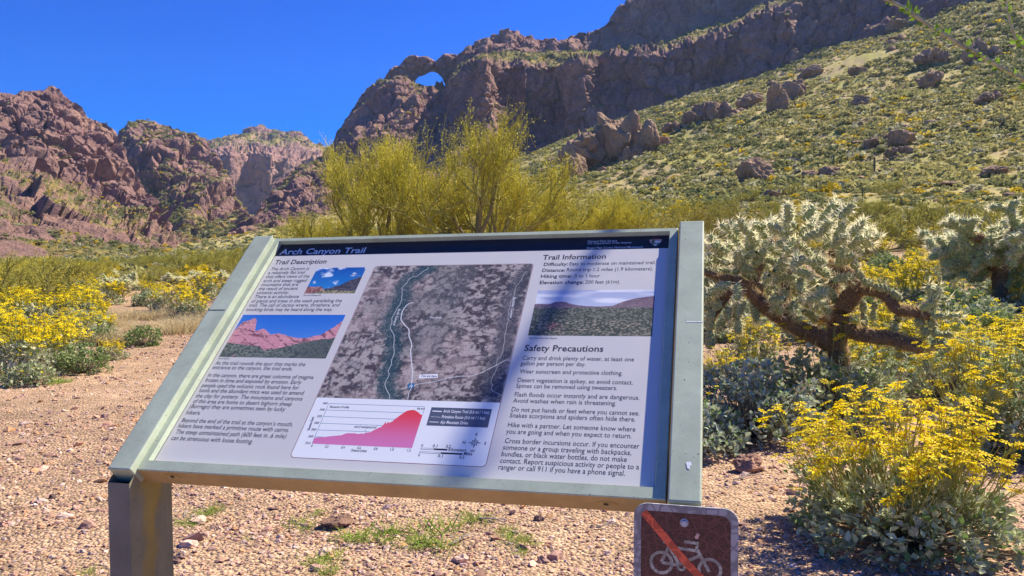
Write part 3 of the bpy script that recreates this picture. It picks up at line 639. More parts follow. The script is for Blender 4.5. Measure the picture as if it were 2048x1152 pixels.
def pic2(s, t, A):
    k = fbm(np.stack([s * 64, t * 44, 0 * s], -1), 5, 2.1, .62); rd = ridged(np.stack([s * 9 + t * 5, t * 7, 0 * s + 3], -1), 4); c = lerp(C_(.10, .30, .70), C_(.02, .15, .58), t) + 0 * k[..., None]
    pk = np.interp(s, [0, .04, .10, .13, .17, .21, .27, .31, .38, .45, .55, .66, .75, .80, .85, .90, .95, 1], [.62, .82, .88, .93, .85, .60, .66, .63, .52, .55, .50, .44, .46, .50, .52, .62, .72, .86]) + .012 * fbm(np.stack([s * 50, 0 * s, 0 * s], -1), 2)
    rock = lerp(C_(.62, .28, .31), C_(.20, .08, .10), smooth(.52, .8, rd)); rock = lerp(rock, C_(.75, .42, .44), smooth(.1, .5, k))
    c = np.where((t < pk)[..., None], rock, c)
    bush = .30 - .25 * s + .55 * np.maximum(s - .42, 0) ** 1.0 * 1.35 + .05 * fbm(np.stack([s * 7, t * 4, 0 * s + 5], -1), 3)
    gr = lerp(C_(.05, .07, .07), C_(.24, .27, .2), smooth(-.35, .4, k)); gr = lerp(gr, C_(.62, .30, .33), smooth(.18, .3, fbm(np.stack([s * 6, t * 6, 0 * s + 9], -1), 3)) * (s < .4))
    gr = lerp(gr, C_(.04, .045, .06), .6 * smooth(.4, .9, s) * smooth(-.2, .3, k))
    return np.where((t < np.minimum(bush, pk))[..., None], gr, c)
def pic3(s, t, A):
    k = fbm(np.stack([s * A * 34, t * 46, 0 * s], -1), 5, 2.1, .62); cl = fbm(np.stack([s * 3, t * 8, 0 * s + 2], -1), 4); c = lerp(C_(.62, .70, .80), C_(.40, .45, .62), t) ; c = lerp(c, C_(.78, .80, .84), smooth(-.1, .5, cl))
    hz = np.interp(s, [0, .06, .12, .145, .17, .23, .26, .29, .35, .42, .55, .66, .75, .85, 1], [.69, .69, .68, .70, .735, .74, .735, .70, .665, .64, .625, .64, .74, .81, .86])
    c = np.where((t < hz)[..., None], lerp(C_(.16, .11, .15), C_(.26, .18, .20), smooth(-.3, .4, k)), c)
    g2 = .60 + .02 * k; gr = lerp(C_(.05, .065, .05), C_(.24, .25, .19), smooth(-.25, .5, k)); gr = lerp(gr, C_(.42, .33, .24), smooth(.1, .5, k) * (t < .32)); gr = lerp(gr, C_(.50, .16, .18), smooth(.3, .0, np.hypot((s - .2) / .35, (t - .2) / .4)) * smooth(-.1, .3, k))
    return np.where((t < g2)[..., None], gr, c)
picture('printed_photograph', [(635, 535.4), (731.7, 535), (709.8, 586.7), (608.3, 587.1)], 110, 80, pic1)
picture('printed_photograph', [(486.5, 629.4), (690.6, 629.8), (652, 716.8), (437.6, 714.2)], 330, 150, pic2)
picture('printed_photograph', [(1075.4, 581.3), (1310.6, 578.7), (1304.3, 672.4), (1056.3, 671.3)], 340, 150, pic3)

# map sheet: white lower half with the elevation profile, satellite picture above
def rounded(u0, u1, v0, v1, r, corners=(1, 1, 1, 1)):
    out = []
    for (cx, cy, a0, k) in ((u1 - r, v1 - r, 0, 0), (u0 + r, v1 - r, 90, 1), (u0 + r, v0 + r, 180, 2), (u1 - r, v0 + r, 270, 3)):
        for a in np.radians(np.linspace(a0, a0 + 90, 7)): out.append((cx + r * math.cos(a), cy + r * math.sin(a)))
    return np.array(out)
mc = np.array([uv(750.6, 533.3), uv(1064.4, 527.2), uv(973.3, 934), uv(580.2, 913.7)]); mu0, mu1 = (mc[0, 0] + mc[3, 0]) / 2, (mc[1, 0] + mc[2, 0]) / 2; mv1, mv0 = (mc[0, 1] + mc[1, 1]) / 2, (mc[2, 1] + mc[3, 1]) / 2
mb = MB(); mb.add(SP(rounded(mu0 - .0012, mu1 + .0012, mv0 - .0012, mv1 + .0012, .009), layer()), [tuple(range(28))], (.25, .08, .09)); mb.build('map_border', MAT['print'], panel)
mb = MB(); mb.add(SP(rounded(mu0, mu1, mv0, mv1, .008), layer()), [tuple(range(28))], (.80, .82, .82)); sheet_o = mb.build('map_sheet', MAT['print'], panel)
def mapuv(x, y): return uv(620 + x * .2778, 500 + y * .2778)
def chuv(x, y): return uv(560 + x * .22461, 770 + y * .22461)
vm = (uv(633.9, 794.4)[1] + uv(1001, 806)[1]) / 2
WASH = np.array([mapuv(*p) for p in [(580, 1070), (550, 1010), (545, 960), (565, 890), (585, 820), (605, 720), (605, 640), (600, 600), (578, 560), (590, 500), (625, 425), (655, 370), (665, 310), (665, 270), (700, 230), (715, 205), (770, 185), (830, 145), (855, 125)]])
WASH2 = np.array([mapuv(*p) for p in [(1560, 150), (1490, 265), (1440, 400), (1400, 640), (1385, 740), (1345, 805), (1350, 850), (1320, 900), (1305, 950), (1315, 1010), (1380, 1050)]])
def dist(U, Vv, L):
    d = np.full(U.shape, 9.0)
    for a, b_ in zip(L[:-1], L[1:]):
        e = b_ - a; t = np.clip(((U - a[0]) * e[0] + (Vv - a[1]) * e[1]) / (e @ e), 0, 1); d = np.minimum(d, np.hypot(U - a[0] - t * e[0], Vv - a[1] - t * e[1]))
    return d
def satellite():
    nx, ny = 300, 330; s, t = np.meshgrid(np.linspace(0, 1, nx), np.linspace(0, 1, ny)); U = mu0 + .0004 + (mu1 - mu0 - .0008) * s; Vv = vm + (mv1 - .0004 - vm) * t
    # rounded upper corners
    r = .008; top = Vv > mv1 - r; over = np.clip(Vv - (mv1 - r), 0, r); ins = r - np.sqrt(np.maximum(r * r - over * over, 0)); U = np.where(top, np.clip(U, mu0 + ins, mu1 - ins), U)
    P_ = np.stack([U, Vv, 0 * U], -1); m = ridged(P_ * 48 + [3, 1, 0], 5); f = .45 * fbm(P_ * [30, 44, 1] + 8, 5) + .75 * fbm(P_ * [80, 110, 1] + 8, 5); g = fbm(P_ * 160, 3); sp = vnoise(P_ * 620)
    c = lerp(C_(.07, .055, .06), C_(.44, .385, .35), smooth(-.28, .28, f + .6 * g)); c = lerp(c, C_(.50, .39, .36), .5 * smooth(.1, .4, fbm(P_ * 12 + 20, 3)))
    c = lerp(c, C_(.05, .045, .055), .85 * smooth(.60, .80, m)); c = lerp(c, C_(.11, .12, .12), .5 * smooth(-.05, .25, fbm(P_ * 9 + 33, 3)))
    w1 = dist(U, Vv, WASH); c = lerp(c, C_(.025, .07, .085), .9 * smooth(.030, .010, w1 + .008 * g)); w2 = dist(U, Vv, WASH2); c = lerp(c, C_(.05, .055, .075), .8 * smooth(.028, .012, w2 + .008 * g))
    c = lerp(c, C_(.55, .50, .48), .45 * smooth(.72, .95, sp)); c = lerp(c, C_(.03, .03, .035), .5 * smooth(.3, .08, sp))
    bb = MB(); bb.add(SP(np.stack([U, Vv], -1).reshape(-1, 2), layer()), grid_faces(ny, nx), np.clip(c, .004, .95).reshape(-1, 3)); return bb.build('satellite_map', MAT['print'], panel)
sat = satellite()
def ribbon(bb, pts, w, col, z):
    pts = np.asarray(pts); t = np.gradient(pts, axis=0); t /= np.linalg.norm(t, axis=1, keepdims=True); n = np.c_[-t[:, 1], t[:, 0]]
    V = np.concatenate([SP(pts + n * w / 2, z), SP(pts - n * w / 2, z)]); k = len(pts); bb.add(V, [(i, i + k, i + k + 1, i + 1) for i in range(k - 1)], col)
def wiggle(pts, amp, seed=0, n=60):
    pts = np.array(pts); s = np.concatenate([[0], np.cumsum(np.hypot(*np.diff(pts, axis=0).T))]); u = np.linspace(0, s[-1], n); q = np.c_[np.interp(u, s, pts[:, 0]), np.interp(u, s, pts[:, 1])]
    q[:, 0] += amp * fbm(np.c_[u * 120, 0 * u + seed, 0 * u], 2); q[:, 1] += amp * fbm(np.c_[u * 120, 0 * u + seed + 5, 0 * u], 2); return q
z = layer(); bb = MB()
ribbon(bb, wiggle(WASH, .003), .0012, (.55, .58, .56), z); bb.build('wash_line', MAT['print'], sat); bb = MB(); ribbon(bb, wiggle(WASH2, .003, 3), .0011, (.42, .42, .42), z)
bb.build('wash_line', MAT['print'], sat)
z = layer(); bb = MB()
ribbon(bb, wiggle([mapuv(*p) for p in [(725, 985), (740, 890), (728, 800), (725, 720), (735, 680), (712, 610), (715, 580), (690, 545), (655, 505), (658, 455), (690, 400), (720, 383), (745, 380)]], .0012, 8), .0019, (.74, .75, .76), z); bb.build('trail_line', MAT['print'], sat); bb = MB()
road = [(750, 975), (800, 962), (900, 948), (1000, 920), (1080, 908), (1160, 908), (1230, 885), (1300, 850), (1370, 815), (1400, 795), (1430, 790), (1440, 802)]
ribbon(bb, wiggle([mapuv(*p) for p in road], .0005, 11), .0016, (.60, .60, .60), z); ribbon(bb, wiggle([mapuv(*p) for p in [(704, 1075), (710, 1030), (730, 995)]], .0004), .0016, (.60, .60, .60), z)
bb.build('road_line', MAT['print'], sat)
z = layer(); bb = MB(); bb.add(SP(np.array([mapuv(*p) for p in [(788, 897), (922, 892), (920, 921), (784, 925)]]), z), [(0, 1, 2, 3)], WHITE)
q = np.array(mapuv(727, 978)); bb.add(SP(q + np.array([(-.0062, -.0062), (.0062, -.0062), (.0062, .0062), (-.0062, .0062)]), z), [(0, 1, 2, 3)], (.02, .16, .32))
k = .0011
for pts in ([(0, 2), (-1, 0)], [(-1, 0), (-2.2, -4)], [(-1, 0), (1.2, -1.6)], [(1.2, -1.6), (1.4, -4)], [(0, 2), (1.8, .4)], [(2.3, 1.5), (2.2, -4)]):
    ribbon(bb, q + np.array(pts) * k, .0010, WHITE, z + .000004)
a = np.arange(8) * math.pi / 4; bb.add(SP(q + np.c_[.0009 * np.cos(a), .0037 + .0009 * np.sin(a)], z + .000004), [tuple(range(8))], WHITE)
bb.build('location_marker', MAT['print'], sat)
def mpx(x, y): return (620 + x * .2778, 500 + y * .2778)
for s_, p0, p1, bo_, cc in (('You are here', (797, 917), (912, 914), .012, INK), ('The Arch', (858, 494), (946, 492), .008, WHITE), ('Arch Canyon', (636, 423), (597, 543), .008, WHITE), ('Boulder Canyon', (1463, 343), (1436, 490), .008, WHITE)):
    bb = MB(); text(bb, s_, mpx(*p0), mpx(*p1), .0085, bo_, cc); bb.build('map_lettering', MAT['print'], sat)


# elevation chart
z = layer(); bb = MB(); GRID = (.12, .22, .36)
for a0, a1 in (((435, 165), (1290, 193)), ((410, 222), (1110, 247)), ((385, 280), (1020, 305)), ((360, 340), (915, 361)), ((335, 400), (800, 417)), ((310, 460), (390, 464)), ((285, 522), (435, 165)), ((1283, 225), (1272, 255)), ((768, 388), (755, 415)), ((420, 528), (417, 536)), ((565, 535), (562, 543)), ((712, 542), (709, 550)), ((856, 548), (853, 556)), ((1003, 555), (1000, 563)), ((1152, 562), (1149, 570))):
    ribbon(bb, [chuv(*a0), chuv(*a1)], .0009, GRID, z)
bb.build('chart_grid', MAT['print'], panel)
prof = [(300, 470), (340, 466), (380, 465), (430, 458), (500, 452), (550, 447), (575, 436), (600, 430), (660, 430), (700, 437), (722, 432), (745, 435), (765, 425), (800, 422), (850, 395), (875, 383), (900, 375), (925, 350), (940, 327), (946, 350), (962, 326), (970, 338), (1000, 325), (1025, 302), (1050, 285), (1075, 266), (1100, 250), (1125, 232), (1150, 226), (1175, 222), (1200, 224), (1235, 245), (1255, 266), (1271, 262)]
z = layer(); T_ = np.array([chuv(*p) for p in prof]); vb = (chuv(285, 522)[1] + chuv(1175, 562)[1]) / 2
rows = np.linspace(0, 1, 12); V = []; cc = []
T_[0, 0] = chuv(285, 522)[0]; T_[-1, 0] = chuv(1175, 562)[0]
for r_ in rows:
    y = vb + (T_[:, 1] - vb) * r_; V.append(np.c_[T_[:, 0], y]); h = np.clip((y - vb) / .085, 0, 1)
    cc.append(lerp(C_(.66, .20, .42), C_(.78, .055, .075), smooth(0, 1, h)))
bb = MB(); bb.add(SP(np.array(V).reshape(-1, 2), z), grid_faces(12, len(prof)), np.array(cc).reshape(-1, 3)); bb.build('elevation_profile', MAT['print'], panel)
def cpx(x, y): return (560 + x * .22461, 770 + y * .22461)
bb = MB()
for s, p0, p1 in (('3600', (380, 171), (420, 172)), ('3400', (352, 228), (396, 229)), ('3200', (327, 287), (370, 288)), ('3000', (302, 346), (345, 347)), ('2800', (275, 405), (320, 406)), ('2600', (249, 466), (293, 467)), ('2410', (222, 526), (267, 527)),
                  ('0.2', (397, 558), (428, 559)), ('0.4', (541, 566), (573, 567)), ('0.6', (685, 571), (717, 572)), ('0.8', (832, 578), (865, 579)), ('1.0', (979, 584), (1011, 585)), ('1.2', (1131, 592), (1163, 593)),
                  ('Elevation Profile', (442, 203), (613, 208)), ('the arch', (1218, 217), (1288, 220)), ('end of maintained trail', (660, 381), (855, 386)), ('Distance (miles)', (630, 592), (770, 596)),
                  ('0.1', (1357, 555), (1398, 556)), ('0.2', (1476, 560), (1518, 561)), ('Kilometers', (1497, 588), (1657, 593)), ('0.1', (1402, 644), (1446, 645)), ('0.2', (1595, 655), (1638, 656)), ('Miles', (1634, 624), (1710, 627))):
    bb = MB(); text(bb, s, cpx(*p0), cpx(*p1), .0074 if p0[0] < 1250 else .0092, .014); bb.build('chart_label', MAT['print'], panel)
bb = MB()
for p0, p1 in (((273, 551), (286, 552)), ((1255, 550), (1270, 551)), ((1228, 635), (1243, 636))): bb = MB(); text(bb, '0', cpx(*p0), cpx(*p1), .008, .014); bb.build('chart_label', MAT['print'], panel)
bb = MB()
text(bb, 'Elevation (feet)', cpx(264, 402), cpx(306, 284), .0074, .014); bb.build('chart_label', MAT['print'], panel)
cp = np.array(chuv(1733, 515))
for s, dx, dy in (('E', 0, .0155), ('W', 0, -.0205), ('N', -.0195, -.003), ('S', .0195, -.003)):
    cu0 = cp + np.array([dx, dy])
    P0 = cu0 - [.0025, 0]; P1 = cu0 + [.0025, 0]
    # back to a picture point is not needed: place directly
    cu = bpy.data.curves.new('lettering', 'FONT'); cu.body = s; cu.resolution_u = 2; cu.offset = .014; ob = bpy.data.objects.new('lettering', cu); me = ob.to_mesh()
    v = np.array([q.co for q in me.vertices]); fc = [tuple(p.vertices) for p in me.polygons]; ob.to_mesh_clear(); bpy.data.objects.remove(ob); bpy.data.curves.remove(cu)
    bb = MB(); bb.add(SP(cu0 + (v[:, :2] - [v[:, 0].mean(), 0]) * .0085, W_TXT), fc, INK); bb.build('compass_letter', MAT['print'], panel)
lg = polyuv('map_legend', [cpx(1350, 198), cpx(1888, 215), cpx(1850, 380), cpx(1303, 360)], (.085, .105, .16))
z = layer(); bb = MB(); ribbon(bb, [chuv(1358, 232), chuv(1440, 236)], .0022, WHITE, z); ribbon(bb, [chuv(1330, 328), chuv(1413, 332)], .0014, WHITE, z)
for k in range(8): ribbon(bb, [chuv(1345 + k * 11, 282 + k * .7), chuv(1350 + k * 11, 282.3 + k * .7)], .0014, WHITE, z)
for s, p0, p1 in (('Arch Canyon Trail (0.6 mi / 1 km)', (1452, 245), (1860, 258)), ('Primitive Route (0.6 mi / 1 km)', (1438, 297), (1825, 307)), ('Ajo Mountain Drive', (1425, 344), (1672, 352))): text(bb, s, cpx(*p0), cpx(*p1), .0098, .014, WHITE)
bb.build('legend_lettering', MAT['print'], lg)
z = layer(); bb = MB()
for (xa, ya), (xb, yb), xm in (((1253, 566), (1490, 577), 1370), ((1243, 598), (1625, 615), 1433)):
    ym = ya + (yb - ya) * (xm - xa) / (xb - xa); ribbon(bb, [chuv(xa, ya), chuv(xb, yb)], .0034, INK, z); ribbon(bb, [chuv(xa + 3, ya), chuv(xm, ym)], .0020, WHITE, z + .000004)
bb.build('scale_bar', MAT['print'], panel)
z = layer(); bb = MB()
for k in range(8):
    a = k * math.pi / 4; R0 = .0128 if k % 2 == 0 else .0088; d = np.array([math.cos(a), math.sin(a)]); n = np.array([-d[1], d[0]])
    bb.add(SP(np.array([cp, cp + d * .003 + n * .0024, cp + d * R0]), z), [(0, 2, 1)], INK); bb.add(SP(np.array([cp, cp + d * .003 - n * .0024, cp + d * R0]), z + .000002), [(0, 1, 2)], (.45, .48, .55))
bb.build('compass_rose', MAT['print'], panel)

# ------------------------------------------------------------------ small no-bicycles sign bolted to the right leg
def cracked(name, lo, hi, scale):
    m, N, L, Pn = new_mat(name); tc = N.new('ShaderNodeTexCoord'); a = N.new('ShaderNodeAttribute'); a.attribute_name = 'tint'
    nz = N.new('ShaderNodeTexNoise'); nz.inputs['Scale'].default_value = 18; L.new(tc.outputs['Object'], nz.inputs[0])
    ad = N.new('ShaderNodeVectorMath'); ad.operation = 'MULTIPLY_ADD'; L.new(nz.outputs['Color'], ad.inputs[0]); ad.inputs[1].default_value = (.02, .02, .02); L.new(tc.outputs['Object'], ad.inputs[2])
    v = N.new('ShaderNodeTexVoronoi'); v.feature = 'DISTANCE_TO_EDGE'; v.inputs['Scale'].default_value = scale; L.new(ad.outputs[0], v.inputs['Vector'])
    v2 = N.new('ShaderNodeTexVoronoi'); v2.feature = 'DISTANCE_TO_EDGE'; v2.inputs['Scale'].default_value = scale * .3; L.new(ad.outputs[0], v2.inputs['Vector'])
    mn = N.new('ShaderNodeMath'); mn.operation = 'MINIMUM'; L.new(v.outputs['Distance'], mn.inputs[0]); L.new(v2.outputs['Distance'], mn.inputs[1])
    mr = N.new('ShaderNodeMapRange'); mr.inputs['From Min'].default_value = .03; mr.inputs['From Max'].default_value = .10; mr.inputs['To Min'].default_value = lo; mr.inputs['To Max'].default_value = hi; L.new(mn.outputs[0], mr.inputs[0])
    s = N.new('ShaderNodeVectorMath'); s.operation = 'SCALE'; L.new(a.outputs['Color'], s.inputs[0]); L.new(mr.outputs[0], s.inputs['Scale']); L.new(s.outputs[0], Pn.inputs['Base Color']); Pn.inputs['Roughness'].default_value = .55
    b = N.new('ShaderNodeBump'); b.inputs['Strength'].default_value = .6; b.inputs['Distance'].default_value = .001; L.new(mn.outputs[0], b.inputs['Height']); L.new(b.outputs[0], Pn.inputs['Normal'])
    return m
MAT['crack_brown'] = cracked('cracked_brown_film', 2.4, 1.0, 210); MAT['crack_white'] = cracked('cracked_reflective_film', .55, 1.0, 70); MAT['crack_red'] = cracked('cracked_red_film', 1.6, 1.0, 60)
bo = S_C + _sx * .5145 + np.array([0, 0, -.118]) + _sn * .0 - _fw * .026
bike = empty('no_bicycles_sign', tuple(bo), -S_YAW); bike.rotation_euler[1] = math.radians(.9)
tag(bike, 'small brown square sign with a white bicycle crossed by a red bar', 'prohibition sign')
def bp(pts, y): pts = np.asarray(pts, float); return np.c_[pts[:, 0], np.full(len(pts), y), pts[:, 1]]
ro = rounded(-.0775, .0775, -.118, .118, .021); ri = rounded(-.0665, .0665, -.107, .107, .014)
b = MB(); n = len(ro); b.add(np.concatenate([bp(ro, 0), bp(ro, .0025)]), [tuple(range(n)), tuple(range(n, 2 * n))[::-1]] + [(k, n + k, n + (k + 1) % n, (k + 1) % n) for k in range(n)], (.55, .55, .57)); b.build('plate', MAT['crack_white'], bike)
b = MB(); b.add(np.concatenate([bp(ro * .992, -.0004), bp(ri, -.0004)]), [(k, (k + 1) % n, n + (k + 1) % n, n + k)[::-1] for k in range(n)], (.40, .39, .41)); b.build('border', MAT['crack_white'], bike)
b = MB(); b.add(bp(ri, -.0003), [tuple(range(n))], (.060, .020, .018)); b.build('face', MAT['crack_brown'], bike)
def bikepx(x, y):      # crop pixels of the enlarged sign -> metres on its face
    return np.array([(x - 935) / 1385 * .155, .118 - (y - 170) / 1385 * .155 * 1.0])
def strip(b, pts, w, c, y):
    pts = np.asarray(pts); t = np.gradient(pts, axis=0); t /= np.linalg.norm(t, axis=1, keepdims=True); q = np.c_[-t[:, 1], t[:, 0]]
    k = len(pts); b.add(np.concatenate([bp(pts + q * w / 2, y), bp(pts - q * w / 2, y)]), [(i, i + 1, i + k + 1, i + k)[::-1] for i in range(k - 1)], c)
CRM = (.50, .47, .40); b = MB(); W_ = .0047
for k, (x, y) in enumerate(((620, 970), (1260, 1010))):
    c0 = bikepx(x, y); a = np.linspace(0, 2 * math.pi, 33); strip(b, c0 + .0158 * np.c_[np.cos(a), np.sin(a)], W_, CRM, -.0006)
for j, pl in enumerate(([(640, 680), (720, 690)], [(620, 960), (720, 735)], [(720, 740), (860, 980)], [(620, 965), (860, 985)], [(760, 745), (1110, 770)], [(860, 970), (1130, 830)], [(920, 655), (1110, 665), (1085, 715), (1110, 780), (1155, 860), (1255, 1040)])):
    strip(b, [bikepx(*p) for p in pl], W_, CRM, -.00065 - j * .00003)
a = np.linspace(0, 2 * math.pi, 25); strip(b, bikepx(885, 1000) + .0052 * np.c_[np.cos(a), np.sin(a)], .0036, CRM, -.0009); b.build('bicycle_symbol', MAT['crack_white'], bike)
b = MB(); strip(b, [bikepx(375, 290), bikepx(560, 500), bikepx(755, 720), bikepx(960, 950), bikepx(1180, 1160), bikepx(1400, 1390)], .0115, (.52, .085, .04), -.0012); b.build('prohibition_bar', MAT['crack_red'], bike)
b = MB(); c0 = bikepx(920, 400); a = np.arange(6) * math.pi / 3; V = np.concatenate([bp(c0 + .0048 * np.c_[np.cos(a), np.sin(a)], -.0006), bp(c0 + .0044 * np.c_[np.cos(a), np.sin(a)], -.005)])
b.add(V, [(k, k + 6, (k + 1) % 6 + 6, (k + 1) % 6) for k in range(6)] + [tuple(range(6, 12))], (.55, .55, .57)); a = np.arange(14) * 2 * math.pi / 14
b.add(bp(c0 + .0066 * np.c_[np.cos(a), np.sin(a)], -.0008), [tuple(range(14))], (.45, .45, .5)); bolt = b.build('bolt', MAT['frame'], bike)
b = MB(); c0 = bikepx(1092, 565); a = np.arange(9) * 2 * math.pi / 9; b.add(bp(c0 + np.c_[.0034 * np.cos(a), .0045 * np.sin(a)] + .0012 * np.c_[np.sin(a * 3), np.cos(a)], -.0007), [tuple(range(9))], (.72, .45, .38)); b.build('paint_chip', MAT['crack_white'], bike)
# ------------------------------------------------------------------ placing
def hit(px, py, rmax=500):
    """where the view ray through a measured photograph point meets the ground"""
    d = ray(px, py); r = np.geomspace(1.0, rmax, 900); h = math.hypot(d[0], d[1]); P = EYE + d * (r / h)[:, None]
    g = ground_z(P[:, 0], P[:, 1]); k = np.argmax(P[:, 2] < g)
    if P[k, 2] >= g[k]: k = len(r) - 1
    return np.array([P[k, 0], P[k, 1], g[k]]), r[k]
def mpp(r): return r / FPX          # metres per photograph pixel at distance r

# ------------------------------------------------------------------ loose gravel
def blob(seed, n=2):
    t = (1 + 5 ** .5) / 2; v = np.array([(-1, t, 0), (1, t, 0), (-1, -t, 0), (1, -t, 0), (0, -1, t), (0, 1, t), (0, -1, -t), (0, 1, -t), (t, 0, -1), (t, 0, 1), (-t, 0, -1), (-t, 0, 1)], float)
    f = [(0, 11, 5), (0, 5, 1), (0, 1, 7), (0, 7, 10), (0, 10, 11), (1, 5, 9), (5, 11, 4), (11, 10, 2), (10, 7, 6), (7, 1, 8), (3, 9, 4), (3, 4, 2), (3, 2, 6), (3, 6, 8), (3, 8, 9), (4, 9, 5), (2, 4, 11), (6, 2, 10), (8, 6, 7), (9, 8, 1)]
    v = unit(v)
    for _ in range(n):
        mid = {}; nf = []; v = list(v)
        def m(a, b):
            k = (min(a, b), max(a, b))
            if k not in mid: mid[k] = len(v); v.append(unit((v[a] + v[b]) / 2))
            return mid[k]
        for a, b, c in f:
            x, y, z = m(a, b), m(b, c), m(c, a); nf += [(a, x, z), (b, y, x), (c, z, y), (x, y, z)]
        f = nf; v = np.array(v)
    return np.array(v), np.array(f)
def rock_shape(seed, n=3, rough=.35, planes=9, flat=.75):
    """angular rock: a sphere cut by random planes, then roughened"""
    g = np.random.default_rng(seed); v, f = blob(seed, n); r = np.ones(len(v)) * 1.15
    for k in range(planes):
        nn = unit(g.normal(size=3)); dd = g.uniform(.55, .9); c = v @ nn; r = np.where(c > .05, np.minimum(r, dd / np.maximum(c, .05)), r)
    r = r + rough * .35 * fbm(v * 2.1 + seed, 4) + rough * .25 * (ridged(v * 2.6 + seed, 4) - .5)
    return v * r[:, None] * [1, 1, flat], f
stones = MB()
tmpl = []
for k in range(7):
    g = np.random.default_rng(100 + k); v, f = blob(0, 0 if k < 3 else 1); v = v * (1 + .28 * g.normal(size=(len(v), 1)).clip(-1, 1)); tmpl.append((v, f))
PAL = np.array([(.53, .35, .20), (.60, .44, .27), (.45, .28, .16), (.34, .22, .14), (.65, .51, .34), (.53, .32, .13), (.27, .18, .12), (.57, .37, .23), (.42, .33, .23)])
for (r0, r1, N_, s0, s1) in ((2.2, 4.2, 16000, .0040, .0130), (4.2, 8, 17000, .0055, .016), (8, 17, 10000, .010, .027), (2.2, 8, 1100, .015, .034), (2.2, 9, 70, .03, .05)):
    u = rng.random(N_); R_s = np.sqrt(r0 ** 2 + u * (r1 ** 2 - r0 ** 2)); A_s = np.radians(rng.uniform(-36, 37, N_)); X, Y = np.sin(A_s) * R_s, np.cos(A_s) * R_s; Z = ground_z(X, Y)
    patch = fbm(np.c_[X / .8, Y / .8, 0 * X], 3) + .5 * fbm(np.c_[X / 3, Y / 3, 0 * X + 4], 2); kp = rng.random(N_) < .45 + .55 * smooth(-.25, .1, patch); X, Y, Z = X[kp], Y[kp], Z[kp]; N_ = len(X); sz = s0 + (s1 - s0) * rng.random(N_) ** 2.2; which = rng.integers(0, len(tmpl), N_); ang = rng.uniform(0, 6.28, N_); tilt = rng.normal(0, .35, (N_, 2))
    for k, (v, f) in enumerate(tmpl):
        i = which == k; n = int(i.sum()); zax = unit(np.c_[tilt[i], np.ones(n)]); xax = unit(np.cross(np.c_[-np.sin(ang[i]), np.cos(ang[i]), np.zeros(n)], zax)); yax = np.cross(zax, xax)
        sc = np.c_[sz[i] * rng.uniform(.9, 1.5, n), sz[i] * rng.uniform(.7, 1.1, n), sz[i] * rng.uniform(.4, .75, n)]
        c = PAL[rng.integers(0, len(PAL), n)] * np.array([.95, .865, 1.03]) * rng.uniform(.75, 1.25, (n, 1))
        stones.place(v, f, np.c_[X[i], Y[i], Z[i] + sz[i] * .12], xax, yax, zax, sc, c)
tag(stones.build('gravel', MAT['stone']), 'loose pinkish tan gravel covering the trail and bare ground', 'gravel', kind='stuff')

# ------------------------------------------------------------------ brittlebush
LEAF_V = np.array([(0, 0, 0), (.34, .42, .07), (0, .45, -.05), (-.34, .42, .07), (.2, .75, .02), (-.2, .75, .02), (0, 1, -.06)]); LEAF_F = np.array([(0, 1, 2), (0, 2, 3), (2, 1, 4), (2, 5, 3), (2, 4, 6), (2, 6, 5)])
LEAF_LO = (np.array([(0, 0, 0), (.36, .5, .06), (0, 1, -.05), (-.36, .5, .06)]), np.array([(0, 1, 2), (0, 2, 3)]))
def daisy(n):
    v = []; f = []
    for k in range(n):
        a = k * 2 * math.pi / n; w = math.pi / n * .92; d = .05 * (-1) ** k
        v += [(.18 * math.cos(a), .18 * math.sin(a), .02), (.75 * math.cos(a - w * .75), .75 * math.sin(a - w * .75), d), (1.0 * math.cos(a), 1.0 * math.sin(a), d - .12), (.75 * math.cos(a + w * .75), .75 * math.sin(a + w * .75), d)]
        f += [(4 * k, 4 * k + 1, 4 * k + 2), (4 * k, 4 * k + 2, 4 * k + 3)]
    return np.array(v), np.array(f)
DAISY = daisy(9); DAISY_LO = daisy(5)
_a = np.arange(6) * math.pi / 3
DISC_V = np.r_[np.c_[.27 * np.cos(_a), .27 * np.sin(_a), 0 * _a + .04], [[0, 0, .14]]]; DISC_F = np.array([(k, (k + 1) % 6, 6) for k in range(6)])
